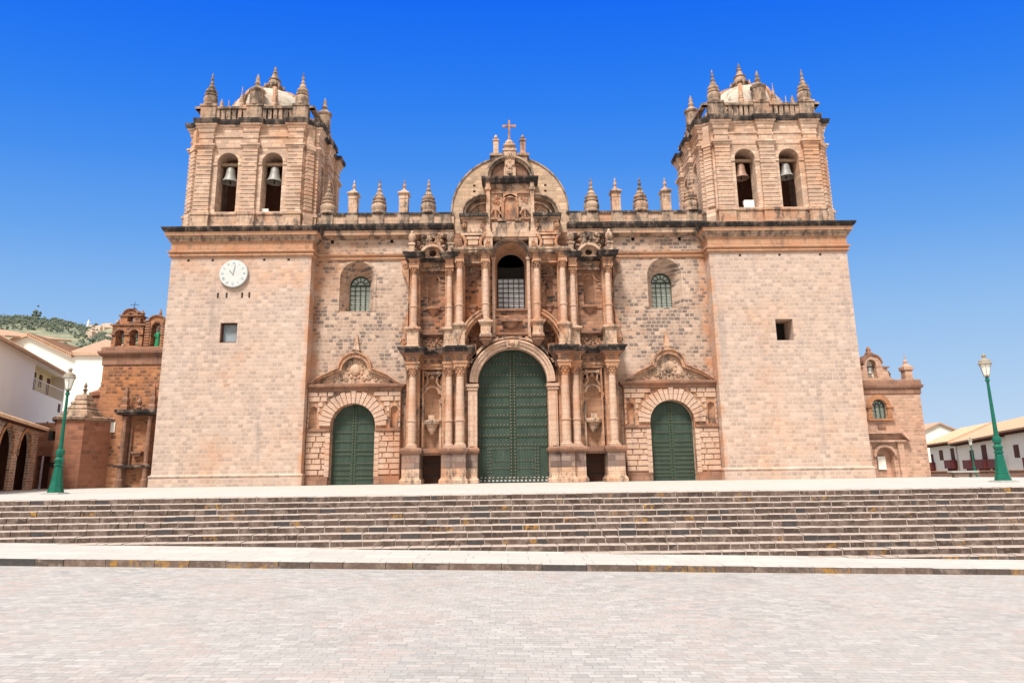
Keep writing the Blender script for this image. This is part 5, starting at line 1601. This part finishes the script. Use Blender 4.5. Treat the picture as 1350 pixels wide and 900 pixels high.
# ============================================================ NEIGHBOURS ON THE LEFT
# small orange chapel with twin bell arch
LC = thing('chapel', 'orange stone chapel with twin bell arches and green statue niche at the left tower', 'chapel', (-27, 46, 0))
def lpart(root, mb, name, mat, parent=None, smooth=False):
    objs_ = split_build(mb, name, mat, smooth)
    for o in objs_:
        if parent is None: under(root, o)
        else: o.parent = parent
    return objs_[0]
m = MB(); m.poly(rect(-28.95, -23.9, 0, 9.2), 46, 47); m.box(-28.95, -23.9, 47, 54, 0, 9.0); lw = lpart(LC, m, 'wall', M['orange'])
m = MB(); pl_ = [(-28.97, 54), (-28.97, 45.99), (-23.9, 45.99), (-23.9, 54)]
m.stack(pl_, [(0.0, 8.45), (.06, 8.5), (.06, 9.05), (.2, 9.15), (.3, 9.3), (.32, 9.45), (.15, 9.5), (.15, 9.75), (0, 9.8)])
lpart(LC, m, 'cornice', M['reddark'], lw)
m = MB()
A1 = arch(-28.05, 9.95, 11.2, .30, 8); A2 = arch(-27.05, 9.95, 11.2, .30, 8)
m.poly(rect(-28.65, -26.45, 9.75, 12.0), 46.1, 46.9, [A1, A2])
m.poly([(-28.2, 12.0), (-26.75, 12.0), (-26.75, 12.95), (-26.95, 13.0), (-26.98, 13.1)] + arc(-27.47, 13.1, .48, 0, PI, 10)[1:-1] + [(-27.95, 13.1), (-28.0, 12.98), (-28.2, 12.95)], 46.15, 46.85, [arch(-27.47, 12.35, 12.95, .22, 8)])
bg = lpart(LC, m, 'bell_gable', M['orange'])
m = MB()
m.box(-28.8, -26.3, 46.0, 47.0, 11.95, 12.08); m.box(-28.7, -26.4, 46.02, 46.98, 11.1, 11.2) if False else None
m.arcband(-27.47, 13.1, .48, .56, 0, PI, 46.05, 46.95, 10); m.box(-28.3, -26.65, 46.05, 46.95, 12.9, 13.0)
for x_ in (-28.05, -27.05): m.arcband(x_, 11.2, .32, .45, 0, PI, 46.02, 46.2, 10)
for x_ in (-28.55, -27.55, -26.55): m.box(x_ - .16, x_ + .16, 46.0, 46.95, 11.02, 11.14)
for x_, z_ in ((-28.5, 12.08), (-26.55, 12.08), (-28.15, 13.0), (-26.8, 13.0)): m.lathe(x_, 46.5, [(.14, z_), (.14, z_ + .2), (.18, z_ + .24), (.06, z_ + .5), (.02, z_ + .6)], 6)
lpart(LC, m, 'mouldings', M['reddark'], bg)
m = MB(); m.tube([(-27.47, 46.5, 13.6), (-27.47, 46.5, 14.45)], .022, 5); m.tube([(-27.8, 46.5, 14.15), (-27.14, 46.5, 14.15)], .022, 5); m.lathe(-27.47, 46.5, [(.15, 13.6), (.2, 13.7), (.05, 13.85)], 8)
lpart(LC, m, 'cross', M['iron'], bg)
# statue niche
m = MB()
m.poly([(-26.3, 9.75), (-24.75, 9.75), (-24.75, 12.3), (-25.0, 12.35)] + arc(-25.52, 12.35, .52, 0, PI, 10)[1:-1] + [(-26.05, 12.35), (-26.3, 12.3)], 46.1, 46.95, [arch(-25.52, 9.85, 11.85, .34, 10)])
sg = lpart(LC, m, 'statue_niche', M['orange'])
m = MB(); m.box(-25.95, -25.1, 46.75, 46.8, 9.8, 12.3); lpart(LC, m, 'niche_back', M['white_paint'], sg)
m = MB(); m.arcband(-25.52, 12.35, .52, .62, 0, PI, 46.0, 46.98, 12); m.lathe(-25.52, 46.5, [(.15, 12.9), (.18, 13.0), (.06, 13.15), (.12, 13.25), (.02, 13.7)], 8)
for sd in (-1, 1): m.box(-25.52 + sd * .78 - .14, -25.52 + sd * .78 + .14, 46.0, 47.0, 12.28, 12.42)
for i in range(9):
    for sd in (-1, 1): m.box(-25.52 + sd * .60 - .17, -25.52 + sd * .60 + .17, 46.03, 46.12, 9.9 + i * .27, 10.07 + i * .27)
lpart(LC, m, 'mouldings', M['reddark'], sg)
# blind portal
m = MB()
m.box(-26.85, -26.55, 45.62, 46.0, .0, 4.95); m.box(-25.15, -24.85, 45.62, 46.0, .0, 4.95)
m.arcband(-25.85, 3.9, .48, .60, 0, PI, 45.85, 46.0, 12)
for x_ in (-26.39, -25.31): m.box(x_ - .06, x_ + .06, 45.85, 46.0, 1.5, 3.9)
m.box(-26.2, -25.5, 45.65, 46.0, 2.3, 2.42); m.box(-26.1, -25.6, 45.75, 46.0, 2.1, 2.3)
bp = lpart(LC, m, 'blind_portal', M['reddark'], lw)
m = MB()
for x_ in (-26.7, -25.0): m.lathe(x_, 45.5, [(.24, 0), (.24, .5), (.18, .6), (.15, 1.4), (.2, 1.5), (.15, 1.6), (.15, 4.0), (.14, 4.6), (.22, 4.8)], 10)
lpart(LC, m, 'column', M['reddark'], bp)
m = MB(); m.box(-27.2, -24.5, 45.2, 46.0, 4.9, 5.05); m.box(-27.3, -24.4, 45.1, 46.0, 5.05, 5.25); m.box(-27.1, -24.6, 45.3, 46.0, 1.35, 1.5)
lpart(LC, m, 'cornice', M['blackened'], bp)
m = MB()
for x_ in (-26.8, -24.9): m.sq(x_, 45.5, [(.24, 5.25), (.24, 5.5), (.16, 5.6), (.20, 5.9), (.2, 6.0), (.1, 6.2), (.12, 6.4), (.02, 7.0)])
m.lathe(-25.85, 45.5, [(.12, 5.25), (.2, 5.4), (.1, 5.55), (.18, 5.75), (.14, 5.9), (.02, 6.1)], 8)
lpart(LC, m, 'finial', M['reddark'], bp)
m = MB(); m.box(-28.05, -27.62, 45.93, 45.999, 3.75, 4.45); lpart(LC, m, 'plaque', M['white_paint'], lw)
GZ0, GK = 9.75, 0.74
for o_ in list(bpy.data.objects):
    p_ = o_.parent; top_ = o_
    if o_.type == 'MESH' and (o_.name.split('.')[0] in ('bell_gable', 'statue_niche') or (p_ and p_.name.split('.')[0] in ('bell_gable', 'statue_niche'))) and o_.data.vertices[0].co.x < -20:
        for v_ in o_.data.vertices: v_.co.z = GZ0 + (v_.co.z - GZ0) * GK
# bells in the twin arches
def small_bell(x, y, z, r, label, grp='small bells in the chapel arches'):
    b = thing('bell', label, 'bell', (x, y, z), grp)
    m = MB(); m.lathe(x, y, [(.02, z), (r * .5, z - .03), (r * .6, z - r * .9), (r * .75, z - r * 1.5), (r, z - r * 1.9), (r * .9, z - r * 1.9), (.02, z - r * 1.5)], 12)
    a = m.build('body', M['bell_bronze'], smooth=True)
    m = MB(); m.tube([(x - .32, y, z + .05), (x + .32, y, z + .05)], .04, 5); c = m.build('yoke', M['iron']); under(b, a, c)
small_bell(-28.05, 46.5, 10.92, .18, 'tiny bell in the left arch of the orange chapel bell gable')
small_bell(-27.05, 46.5, 10.92, .18, 'tiny bell in the right arch of the orange chapel bell gable')
# green saint figure in the niche
M['skin'] = M['skin']; S = thing('statue', 'green robed statue standing in the arched niche on the orange chapel', 'statue', (-25.52, 46.4, 9.85))
m = MB(); x_, y_, z_ = -25.52, 46.42, 9.85
m.lathe(x_, y_, [(.24, z_), (.25, z_ + .1), (.2, z_ + .5), (.16, z_ + .9), (.19, z_ + 1.15), (.17, z_ + 1.32), (.07, z_ + 1.42), (.05, z_ + 1.5)], 12, sy=.75)
m.tube([(x_ - .2, y_, z_ + 1.28), (x_ - .27, y_ - .1, z_ + 1.0), (x_ - .05, y_ - .22, z_ + .95)], .075, 6, .05); m.tube([(x_ + .2, y_, z_ + 1.28), (x_ + .3, y_ - .08, z_ + 1.05), (x_ + .2, y_ - .24, z_ + 1.2)], .075, 6, .05)
a = m.build('robe', M['statue'], smooth=True)
m = MB(); m.ball(x_, y_ - .02, z_ + 1.64, .12, 10, .85, .95, 1.15); m.lathe(x_, y_, [(.10, z_ + 1.72), (.11, z_ + 1.8), (.02, z_ + 1.84)], 8); b_ = m.build('head', M['skin'], smooth=True)
under(S, a, b_); S.scale = (.76, .76, .76)

# polygonal red annex
AN = thing('annex', 'low terracotta coloured polygonal annex with stepped stone pinnacle', 'annex', (-29.8, 45.5, 0))
m = MB()
ap = [(-31.7, 48), (-31.3, 45.2), (-30.2, 43.8), (-28.6, 44.1), (-27.9, 46.0), (-27.9, 48)]
m.stack(ap, [(0, 0), (0, 4.45)]); aw = lpart(AN, m, 'wall', M['terracotta_wall'])
m = MB(); m.stack(ap, [(.02, 4.45), (.16, 4.52), (.20, 4.68), (.0, 4.76)]); lpart(AN, m, 'cornice', M['weathered'], aw)
m = MB(); m.sq(-29.3, 44.9, [(.95, 4.7), (.80, 5.1), (.62, 5.2), (.66, 5.3), (.50, 5.55), (.56, 5.6), (.52, 5.72), (.38, 5.85), (.42, 5.92), (.34, 6.2), (.14, 6.3)])
m.lathe(-29.3, 44.9, [(.12, 6.28), (.08, 6.45), (.16, 6.6), (.06, 6.72), (.12, 6.85), (.02, 7.1)], 8); lpart(AN, m, 'pinnacle', M['weathered'])
m = MB(); m.box(-30.62, -30.42, 43.72, 44.2, 3.15, 3.75); m.box(-30.2, -30.05, 43.55, 44.0, 1.4, 1.7); lpart(AN, m, 'slit_window', M['void'], aw)
m = MB(); m.lathe(-30.5, 50.2, [(1.5, 0), (1.5, 6.6), (1.65, 6.7), (1.65, 6.95), (1.1, 7.2), (.9, 7.6), (1.0, 7.7), (.6, 8.0), (.5, 8.5), (.2, 8.7), (.25, 9.0), (.03, 9.5)], 8); lpart(AN, m, 'round_buttress', M['terracotta_wall'])
# dark gateway between annex and white house
GW = thing('gateway', 'dark open gateway between rubble wall and red annex', 'gateway', (-32.0, 45.8, 0))
m = MB(); m.poly([(-33.0, 0), (-32.5, 0), (-32.5, 2.2), (-31.5, 2.2), (-31.5, 0), (-31.2, 0), (-31.2, 4.45), (-33.0, 4.45)], 45.7, 46.1); a = m.build('wall', M['terracotta_wall'])
m = MB(); m.box(-32.5, -31.5, 46.3, 46.36, 0, 2.2); b_ = m.build('door', M['wood']); under(GW, a, b_)

# oriented frame for the old white house: runs away from us, turned 23.5 degrees
class Fr:
    def __init__(self, ox, oy, ang): self.o = (ox, oy); self.c, self.s = math.cos(ang), math.sin(ang)
    def __call__(self, u, d, z): # u along the front, d depth behind the front
        return (self.o[0] + u * self.c - d * self.s, self.o[1] + u * self.s + d * self.c, z)
def turn(mb, fr):
    mb.v = [fr(p[0], p[1], p[2]) for p in mb.v]; return mb
def tiled(mb, p00, p10, p11, p01, pitch=.24, h=.06, t=.14):
    """corrugated roof sheet: p00->p10 along the eave, p01/p11 at the ridge"""
    a, b, c, d = map(Vector, (p00, p10, p11, p01)); L_ = (b - a).length; n = max(2, int(L_ / pitch) * 4)
    nrm = (b - a).cross(d - a).normalized()
    if nrm.z < 0: nrm = -nrm
    vs = []; 
    for i in range(n + 1):
        q = i / n; w = h * (.5 + .5 * math.cos(i * PI / 2)); e0, e1 = a.lerp(b, q), d.lerp(c, q)
        vs += [tuple(e0 + nrm * w), tuple(e1 + nrm * w), tuple(e0 - nrm * t), tuple(e1 - nrm * t)]
    fs = []
    for i in range(n):
        k_ = 4 * i; fs += [(k_, k_ + 4, k_ + 5, k_ + 1), (k_ + 2, k_ + 3, k_ + 7, k_ + 6), (k_, k_ + 2, k_ + 6, k_ + 4), (k_ + 1, k_ + 5, k_ + 7, k_ + 3)]
    fs += [(0, 1, 3, 2), (4 * n, 4 * n + 2, 4 * n + 3, 4 * n + 1)]
    mb.add(vs, fs)

# --- arcade building, its front running away from us
fr = Fr(-30.46, 42.6, math.radians(114.4))
ARC = thing('arcade', 'stone arcade with dark arches under a low tiled roof at the left edge', 'arcade', (-29.5, 40.0, 0))
m = MB()
holes = [arch(-3.25 - i * 4.15, 0.02, 1.95, 1.45, 14) for i in range(4)]
m.poly([(-18, 0), (0, 0), (0, 3.95), (-18, 3.95)], 0, .16, holes); m.box(-18, 0, 2.1, 2.4, 0, 3.8); m.box(-.3, 0, .16, 2.1, 0, 3.8); m.box(-18, -17.7, .16, 2.1, 0, 3.8)
a = lpart(ARC, turn(m, fr), 'wall', M['rubble'])
m = MB(); m.box(-17.5, -.31, 2.0, 2.09, 0, 3.6); m.box(-.4, -.31, .5, 1.99, 0, 3.6); lpart(ARC, turn(m, fr), 'inner_wall', M['wood'], a)
m = MB()
for i in range(4): m.arcband(-3.25 - i * 4.15, 1.95, 1.47, 1.70, 0, PI, -.06, .02, 12)
lpart(ARC, turn(m, fr), 'arch_ring', M['orange'], a)
m = MB(); tiled(m, fr(-18.2, -.5, 3.80), fr(.1, -.5, 3.80), fr(.1, 2.4, 4.5), fr(-18.2, 2.4, 4.5)); tiled(m, fr(-18.2, 4.2, 3.7), fr(.1, 4.2, 3.7), fr(.1, 2.4, 4.5), fr(-18.2, 2.4, 4.5)); lpart(ARC, m, 'roof', M['tiles'])
m = MB()
for i in range(44): m.box(-17.9 + i * .42, -17.8 + i * .42, -.42, -.01, 3.62, 3.72)
lpart(ARC, turn(m, fr), 'rafter', M['wood'], a)
# --- white house with wooden gallery; stands behind the arcade
fw = Fr(-38.5, 56.0, math.radians(110.8))
WH = thing('house', 'old white plaster house with recessed wooden gallery and tiled roof behind the arcade', 'house', (-37, 53, 0))
m = MB()
m.poly([(-22, 0.0), (1.2, 0.0), (1.2, 9.45), (-22, 9.45)], 0, .3, [rect(-7.6, .9, 7.2, 9.25)])
m.box(-22, 1.2, 1.9, 2.2, 0, 9.45); m.box(.9, 1.2, .3, 1.9, 0, 9.45); m.box(-22, -21.7, .3, 1.9, 0, 9.45); m.box(-7.9, -7.6, .3, 1.9, 6.9, 9.45); m.box(-7.6, .9, .3, 1.9, 6.95, 7.18)
m.box(-22, 1.2, 2.2, 7.0, 0, 9.6)
a = lpart(WH, turn(m, fw), 'wall', M['white_paint'])
m = MB(); m.box(-7.6, .9, .96, 1.0, 7.2, 9.4); m.box(-7.6, .89, .31, .95, 9.26, 9.36); lpart(WH, turn(m, fw), 'gallery_wall', M['cream_paint'], a)
for i, u in enumerate((-5.6, -4.1, -2.4, -.2)):
    m = MB()
    if i in (1, 3): m.box(u - .3, u + .3, 0.88, 0.955, 7.2, 9.0); nm = 'door'
    else: m.box(u - .3, u + .3, 0.88, 0.955, 8.0, 9.0); nm = 'window'
    lpart(WH, turn(m, fw), nm, M['balcony'] if i == 3 else M['wood'], a)
m = MB(); m.box(-7.55, .85, .05, .10, 8.10, 8.16)
for i in range(20): m.box(-7.5 + i * .42, -7.47 + i * .42, .05, .09, 7.2, 8.1)
lpart(WH, turn(m, fw), 'railing', M['white_paint'], a)
m = MB(); m.box(-.3, .35, -.03, .0, 6.2, 6.9); m.box(-3.0, -2.6, -.03, 0, 4.4, 5.2); lpart(WH, turn(m, fw), 'window', M['wood'], a)
m = MB(); m.poly([(-12.5, 0), (1.22, 0), (1.22, 3.9), (-.2, 3.8), (-1.9, 4.0), (-3.8, 3.5), (-6.0, 3.3), (-12.5, 3.4)], -.16, -.003); lpart(WH, turn(m, fw), 'rubble_base', M['rubble'], a)
m = MB(); tiled(m, fw(-22.2, -.6, 9.38), fw(1.3, -.6, 9.38), fw(1.3, 3.4, 10.9), fw(-22.2, 3.4, 10.9)); tiled(m, fw(-22.2, 7.6, 9.3), fw(1.3, 7.6, 9.3), fw(1.3, 3.4, 10.9), fw(-22.2, 3.4, 10.9)); lpart(WH, m, 'roof', M['tiles'])
# --- big white gabled wall behind
WB = thing('house', 'tall plain white building with gabled tiled roof below the green hill', 'house', (-47, 68, 0))
m = MB(); m.poly([(-60, 0), (-41.2, 0), (-41.2, 13.3), (-46.2, 13.4), (-50.6, 15.45), (-52.8, 14.7), (-60, 14.7)], 68, 76)
a = lpart(WB, m, 'wall', M['white_paint'])
def slab(mb, p0, p1, y0, y1, th=.28):
    (x0, z0), (x1, z1) = p0, p1
    mb.add([(x0, y0, z0), (x1, y0, z1), (x1, y1, z1), (x0, y1, z0), (x0, y0, z0 + th), (x1, y0, z1 + th), (x1, y1, z1 + th), (x0, y1, z0 + th)],
           [(0, 3, 2, 1), (4, 5, 6, 7), (0, 1, 5, 4), (1, 2, 6, 5), (2, 3, 7, 6), (3, 0, 4, 7)])
m = MB()
slab(m, (-50.7, 15.42), (-45.8, 13.12), 67.6, 76.2); slab(m, (-50.7, 15.42), (-53.1, 14.6), 67.6, 76.2); slab(m, (-46.2, 13.36), (-41.0, 13.25), 67.7, 76, .2)
for i in range(24):
    q = i / 23; m.tube([(-50.6 + 4.8 * q, 67.5, 15.72 - 2.25 * q), (-50.6 + 4.8 * q, 76.2, 15.72 - 2.25 * q)], .1, 5)
lpart(WB, m, 'roof', M['tiles'])
m = MB(); tiled(m, (-46.5, 68.2, 13.7), (-41.0, 68.2, 13.45), (-41.0, 80, 14.6), (-50.0, 80, 17.6), .3); lpart(WB, m, 'rear_roof', M['tiles_pale'])
YB = thing('house', 'ochre house end under a pale tiled roof at the far left edge', 'house', (-56, 66.5, 0))
m = MB(); m.poly([(-68, 0), (-52.3, 0), (-52.3, 14.6), (-56, 15.4), (-68, 17.6)], 66.4, 67.4); a = lpart(YB, m, 'wall', M['cream_paint'])
m = MB(); tiled(m, (-68, 65.9, 17.6), (-51.6, 65.9, 15.1), (-50.2, 74, 16.2), (-68, 74, 19.2), .3); lpart(YB, m, 'roof', M['tiles_pale'])

# ============================================================ NEIGHBOURS ON THE RIGHT
RC = thing('church', 'small pink church with green arched window right of the cathedral tower', 'church', (26.5, 46, 0))
m = MB()
m.poly([(24.0, 0), (28.9, 0), (28.9, 6.2), (24.0, 6.2)], 46, 46.9, [arch(25.85, 4.05, 4.9, .50, 12), arch(25.85, 0.02, 1.45, .62, 12)]); m.box(24.0, 28.9, 46.9, 56, 0, 6.2)
a = lpart(RC, m, 'wall', M['pinkchurch'])
m = MB(); m.stack([(24.0, 56), (24.0, 45.99), (28.92, 45.99), (28.92, 56)], [(0, 5.75), (.05, 5.8), (.05, 6.15), (.16, 6.22), (.20, 6.40), (.10, 6.46), (.10, 6.74), (.02, 6.8)]); lpart(RC, m, 'cornice', M['reddark'], a)
m = MB()
m.poly([(24.4, 6.78), (27.3, 6.78), (26.95, 7.05), (26.85, 7.6), (26.6, 7.75)] + arc(25.85, 8.0, .62, 0, PI, 10) + [(25.1, 7.75), (24.75, 7.7), (24.7, 7.1)], 46.1, 46.8, [arch(25.75, 6.95, 7.95, .34, 10)])
bgb = lpart(RC, m, 'bell_gable', M['pinkchurch'])
m = MB(); m.arcband(25.85, 8.0, .62, .72, 0, PI, 46.02, 46.85, 12); m.sq(25.85, 46.45, [(.2, 8.65), (.2, 8.8), (.12, 8.9), (.12, 9.1), (.02, 9.3)])
for x0_, x1_, z_ in ((24.5, 25.1, 7.68), (26.55, 27.0, 7.68)): m.box(x0_, x1_, 46.02, 46.85, z_, z_ + .1)
for x_ in (24.6, 27.1): m.lathe(x_, 46.45, [(.14, 6.8), (.14, 7.2), (.18, 7.26), (.04, 7.5)], 6)
lpart(RC, m, 'mouldings', M['reddark'], bgb)
m = MB(); m.box(25.35, 26.2, 46.6, 46.62, 6.95, 8.3); lpart(RC, m, 'niche_back', M['white_paint'], bgb)
m = MB(); m.sq(28.45, 46.5, [(.28, 6.78), (.25, 7.45), (.34, 7.55), (.34, 7.75), (.25, 7.8), (.12, 8.0)]); m.lathe(28.45, 46.5, [(.1, 7.98), (.14, 8.15), (.05, 8.3), (.01, 8.8)], 8); lpart(RC, m, 'pinnacle', M['pinkchurch'])
m = MB(); m.arcband(25.85, 4.9, .52, .85, 0, PI, 45.9, 46.01, 14)
for sd in (-1, 1): m.box(25.85 + sd * .69 - .16, 25.85 + sd * .69 + .16, 45.9, 46.01, 4.05, 4.9); m.box(25.85 + sd * .75 - .28, 25.85 + sd * .75 + .28, 45.84, 46.01, 4.82, 4.9)
m.box(24.9, 26.8, 45.8, 46.01, 3.92, 4.04)
lpart(RC, m, 'window_surround', M['orange'], a)
m = MB(); m.poly(arch(25.85, 4.06, 4.9, .49, 12), 46.25, 46.28); w = lpart(RC, m, 'window', M['glass_green'], a)
m = MB()
for i in range(4): m.box(25.85 - .48 + i * .32 - .03, 25.85 - .48 + i * .32 + .03, 46.16, 46.22, 4.06, 4.9)
for i in range(4): m.box(25.37, 26.33, 46.15, 46.2, 4.08 + i * .27 - .03, 4.08 + i * .27 + .03)
m.arcband(25.85, 4.9, .42, .49, 0, PI, 46.14, 46.22, 12); m.arcband(25.85, 4.9, .16, .22, 0, PI, 46.14, 46.22, 8)
for i in range(1, 5): q = PI * i / 5; seg(m, 25.85 + .2 * math.cos(q), 4.9 + .2 * math.sin(q), 25.85 + .45 * math.cos(q), 4.9 + .45 * math.sin(q), .05, 46.16, 46.2)
o = m.build('muntins', M['green']); o.parent = a
m = MB(); m.box(25.6, 26.15, 45.93, 46.01, 3.35, 3.7); lpart(RC, m, 'plaque', M['reddark'], a)
m = MB(); m.poly([(24.5, 3.0), (27.0, 3.0), (27.5, 2.45), (27.6, 2.45), (27.6, 2.62), (27.1, 3.18), (24.5, 3.18)], 45.55, 46.01); m.box(24.5, 27.4, 45.7, 46.01, 2.42, 2.55); m.box(24.5, 24.9, 45.8, 46.01, 0, 2.42); m.box(26.75, 27.15, 45.8, 46.01, 0, 2.42)
m.arcband(25.85, 1.45, .64, .82, 0, PI, 45.85, 46.01, 12)
pt_ = lpart(RC, m, 'portal', M['pinkchurch'], a)
m = MB(); m.box(25.15, 26.55, 46.5, 46.53, 0, 2.2); lpart(RC, m, 'door_recess', M['pinkchurch'], a)
m = MB(); m.box(25.55, 26.1, 46.4, 46.45, .55, 1.45); lpart(RC, m, 'notice_board', M['white_paint'], a)
small_bell(25.75, 46.4, 7.75, .24, 'dark bell hanging in the white niche of the small pink church', None)

# white houses with balconies along the street (turned 25 degrees)
def street_house(ox, oy, ang, length, ground, eave, ridge, roofmat, openings, label, depth=9, k=0.0):
    f0 = Fr(ox, oy, ang)
    f = lambda u, d, z: (*f0(u, d, z)[:2], z + k * u if z > 1.7 else z)
    T = thing('house', label, 'house', (ox, oy, ground))
    m = MB(); m.box(0, length, 0, depth, ground, eave)
    a = lpart(T, turn(m, f), 'wall', M['white_paint'])
    m = MB(); tiled(m, f(-.3, -.9, eave - .05), f(length + .3, -.9, eave - .05), f(length + .3, depth / 2, ridge), f(-.3, depth / 2, ridge), .34, .09, .16)
    tiled(m, f(-.3, depth + .6, eave - .05), f(length + .3, depth + .6, eave - .05), f(length + .3, depth / 2, ridge), f(-.3, depth / 2, ridge), .34, .09, .16)
    lpart(T, m, 'roof', M[roofmat])
    m = MB(); m.box(-.2, length + .2, -.75, 0, eave - .28, eave - .18)
    for i in range(int(length / .7)): m.box(.2 + i * .7, .3 + i * .7, -.8, 0, eave - .42, eave - .3)
    lpart(T, turn(m, f), 'eave', M['wood'], a)
    for (u, z0, z1, w, bal) in openings:
        m = MB(); m.box(u - w / 2, u + w / 2, -.05, -.004, z0, z1); o_ = lpart(T, turn(m, f), 'window', M['wood'], a)
        if bal:
            m = MB(); m.box(u - w * .95, u + w * .95, -.8, -.02, z0 - .12, z0)
            m.box(u - w * .95, u + w * .95, -.8, -.74, z0, z0 + .95)
            m.box(u - w * .95, u - w * .95 + .06, -.8, -.02, z0, z0 + .95); m.box(u + w * .95 - .06, u + w * .95, -.8, -.02, z0, z0 + .95)
            for k_ in (-1, 1): m.poly([(u + k_ * w * .6, z0 - .12), (u + k_ * w * .6 + .1, z0 - .12), (u + k_ * w * .6 + .1, z0 - .7)], -.6, -.02)
            lpart(T, turn(m, f), 'balcony', M['balcony'], a)
    return T
A_ = math.radians(-105.2)
street_house(60.5, 95.0, A_, 9.5, -3.0, 3.95, 6.2, 'tiles', [(.6, .5, 2.6, .9, True), (4.2, 1.7, 3.0, 1.3, False), (8.3, .7, 3.1, 1.2, True)],
             'white house nearest the pink church with a small square window and balconies', k=.012)
street_house(57.9, 85.4, A_, 13.6, -3.0, 3.80, 6.1, 'tiles_pale', [(4.4, .6, 2.6, 1.1, True), (8.0, .6, 3.0, 1.3, True), (11.7, .6, 3.0, 1.3, True)],
             'long white house with a row of dark red balconies behind the right lamp', k=.03)
street_house(54.3, 72.2, A_, 11, -3.0, 4.45, 6.8, 'tiles_pale', [(2.3, 1.6, 2.9, 1.1, False), (6.2, .6, 2.9, 1.2, True)],
             'taller white house at the right edge of the photo', k=.02)
BW = thing('house', 'white gable end peeking up behind the tiled roofs next to the pink church', 'house', (79, 120, -3))
m = MB(); m.poly([(75.5, -3), (81.5, -3), (81.5, 7.4), (78.8, 8.6), (75.5, 7.2)], 120, 128); a = lpart(BW, m, 'wall', M['white_paint'])
m = MB(); slab(m, (75.2, 7.05), (78.8, 8.6), 119.6, 128.3, .3); slab(m, (78.8, 8.6), (81.8, 7.25), 119.6, 128.3, .3); lpart(BW, m, 'roof', M['tiles_pale'])
LW = MB(); LW.box(39, 95, 61.8, 62.3, -.75, .27); lw_ = LW.build('low_wall', M['brownwall'])
LW2 = MB(); LW2.box(38.9, 95.1, 61.7, 62.4, .27, .36); cp_ = LW2.build('coping', M['reddark']); cp_.parent = lw_
tag(lw_, 'low dark brown stone wall running in front of the white houses', 'wall')
BN = thing('bench', 'low dark stone bench at the foot of the pink church corner', 'bench', (28.8, 42, 0))
m = MB(); m.box(27.6, 29.3, 41.8, 42.3, .30, .40); a = m.build('seat', M['concrete']); m = MB(); m.box(27.8, 28.0, 41.9, 42.2, 0, .3); m.box(28.9, 29.1, 41.9, 42.2, 0, .3); b = m.build('support', M['andesite']); under(BN, a, b)

# ============================================================ STREET LAMPS
def make_lamp(x, y, z, label):
    L = thing('street_lamp', label, 'street lamp', (x, y, z), 'green cast iron street lamps on the atrium')
    m = MB(); m.sq(x, y, [(.36, z), (.36, z + .03), (.30, z + .04), (.30, z + .06)]); a = m.build('footing', M['concrete'])
    m = MB()
    m.lathe(x, y, [(.30, z + .06), (.29, z + .12), (.24, z + .30), (.23, z + .34), (.24, z + .36), (.225, z + .38), (.19, z + .7), (.15, z + 1.05), (.14, z + 1.12), (.18, z + 1.15), (.18, z + 1.19), (.13, z + 1.22),
                    (.17, z + 1.32), (.19, z + 1.38), (.13, z + 1.46), (.11, z + 1.5), (.15, z + 1.54), (.17, z + 1.66), (.15, z + 1.76), (.10, z + 1.80)], 8, PI / 8)
    b = m.build('base', M['lampgreen'])
    m = MB(); m.lathe(x, y, [(.085, z + 1.8), (.07, z + 2.4), (.055, z + 3.6), (.05, z + 4.02), (.085, z + 4.05), (.085, z + 4.12), (.06, z + 4.16), (.06, z + 4.26)], 12); c = m.build('pole', M['lampgreen'], smooth=True)
    m = MB(); m.lathe(x, y, [(.09, z + 4.26), (.11, z + 4.32), (.20, z + 4.72), (.20, z + 4.74)], 6); d = m.build('lantern', M['lampglass'])
    m = MB()
    for k_ in range(6):
        q = PI / 3 * k_; m.tube([(x + .115 * math.cos(q), y + .115 * math.sin(q), z + 4.30), (x + .21 * math.cos(q), y + .21 * math.sin(q), z + 4.74)], .012, 4)
    m.lathe(x, y, [(.12, z + 4.24), (.13, z + 4.29), (.10, z + 4.31)], 6); f = m.build('lantern_frame', M['lampbrass'])
    m = MB(); m.lathe(x, y, [(.24, z + 4.74), (.25, z + 4.78), (.22, z + 4.82), (.21, z + 4.90), (.13, z + 4.96), (.07, z + 5.0), (.06, z + 5.06), (.09, z + 5.1), (.07, z + 5.16), (.02, z + 5.2)], 12); e = m.build('lamp_cap', M['lampbrass'])
    under(L, a, b, c, d, e); f.parent = d
    return L
L1 = make_lamp(-18.85, 27.5, 0, 'green street lamp at left, in front of the red annex and white house')
def copy_lamp(x, y, z, label, sc=1.0):
    L = L1.copy(); COL.objects.link(L); L.location = (x, y, z); L.scale = (sc, sc, sc); L['label'] = label
    for ch in L1.children:
        c = ch.copy(); COL.objects.link(c); c.parent = L; c.matrix_parent_inverse = ch.matrix_parent_inverse.copy()
        for g_ in ch.children:
            d = g_.copy(); COL.objects.link(d); d.parent = c; d.matrix_parent_inverse = g_.matrix_parent_inverse.copy()
copy_lamp(19.39, 26.6, 0, 'large green street lamp at right, in front of the long white house')
copy_lamp(42.2, 60.5, -.70, 'small distant green street lamp in front of the low brown wall', .78)
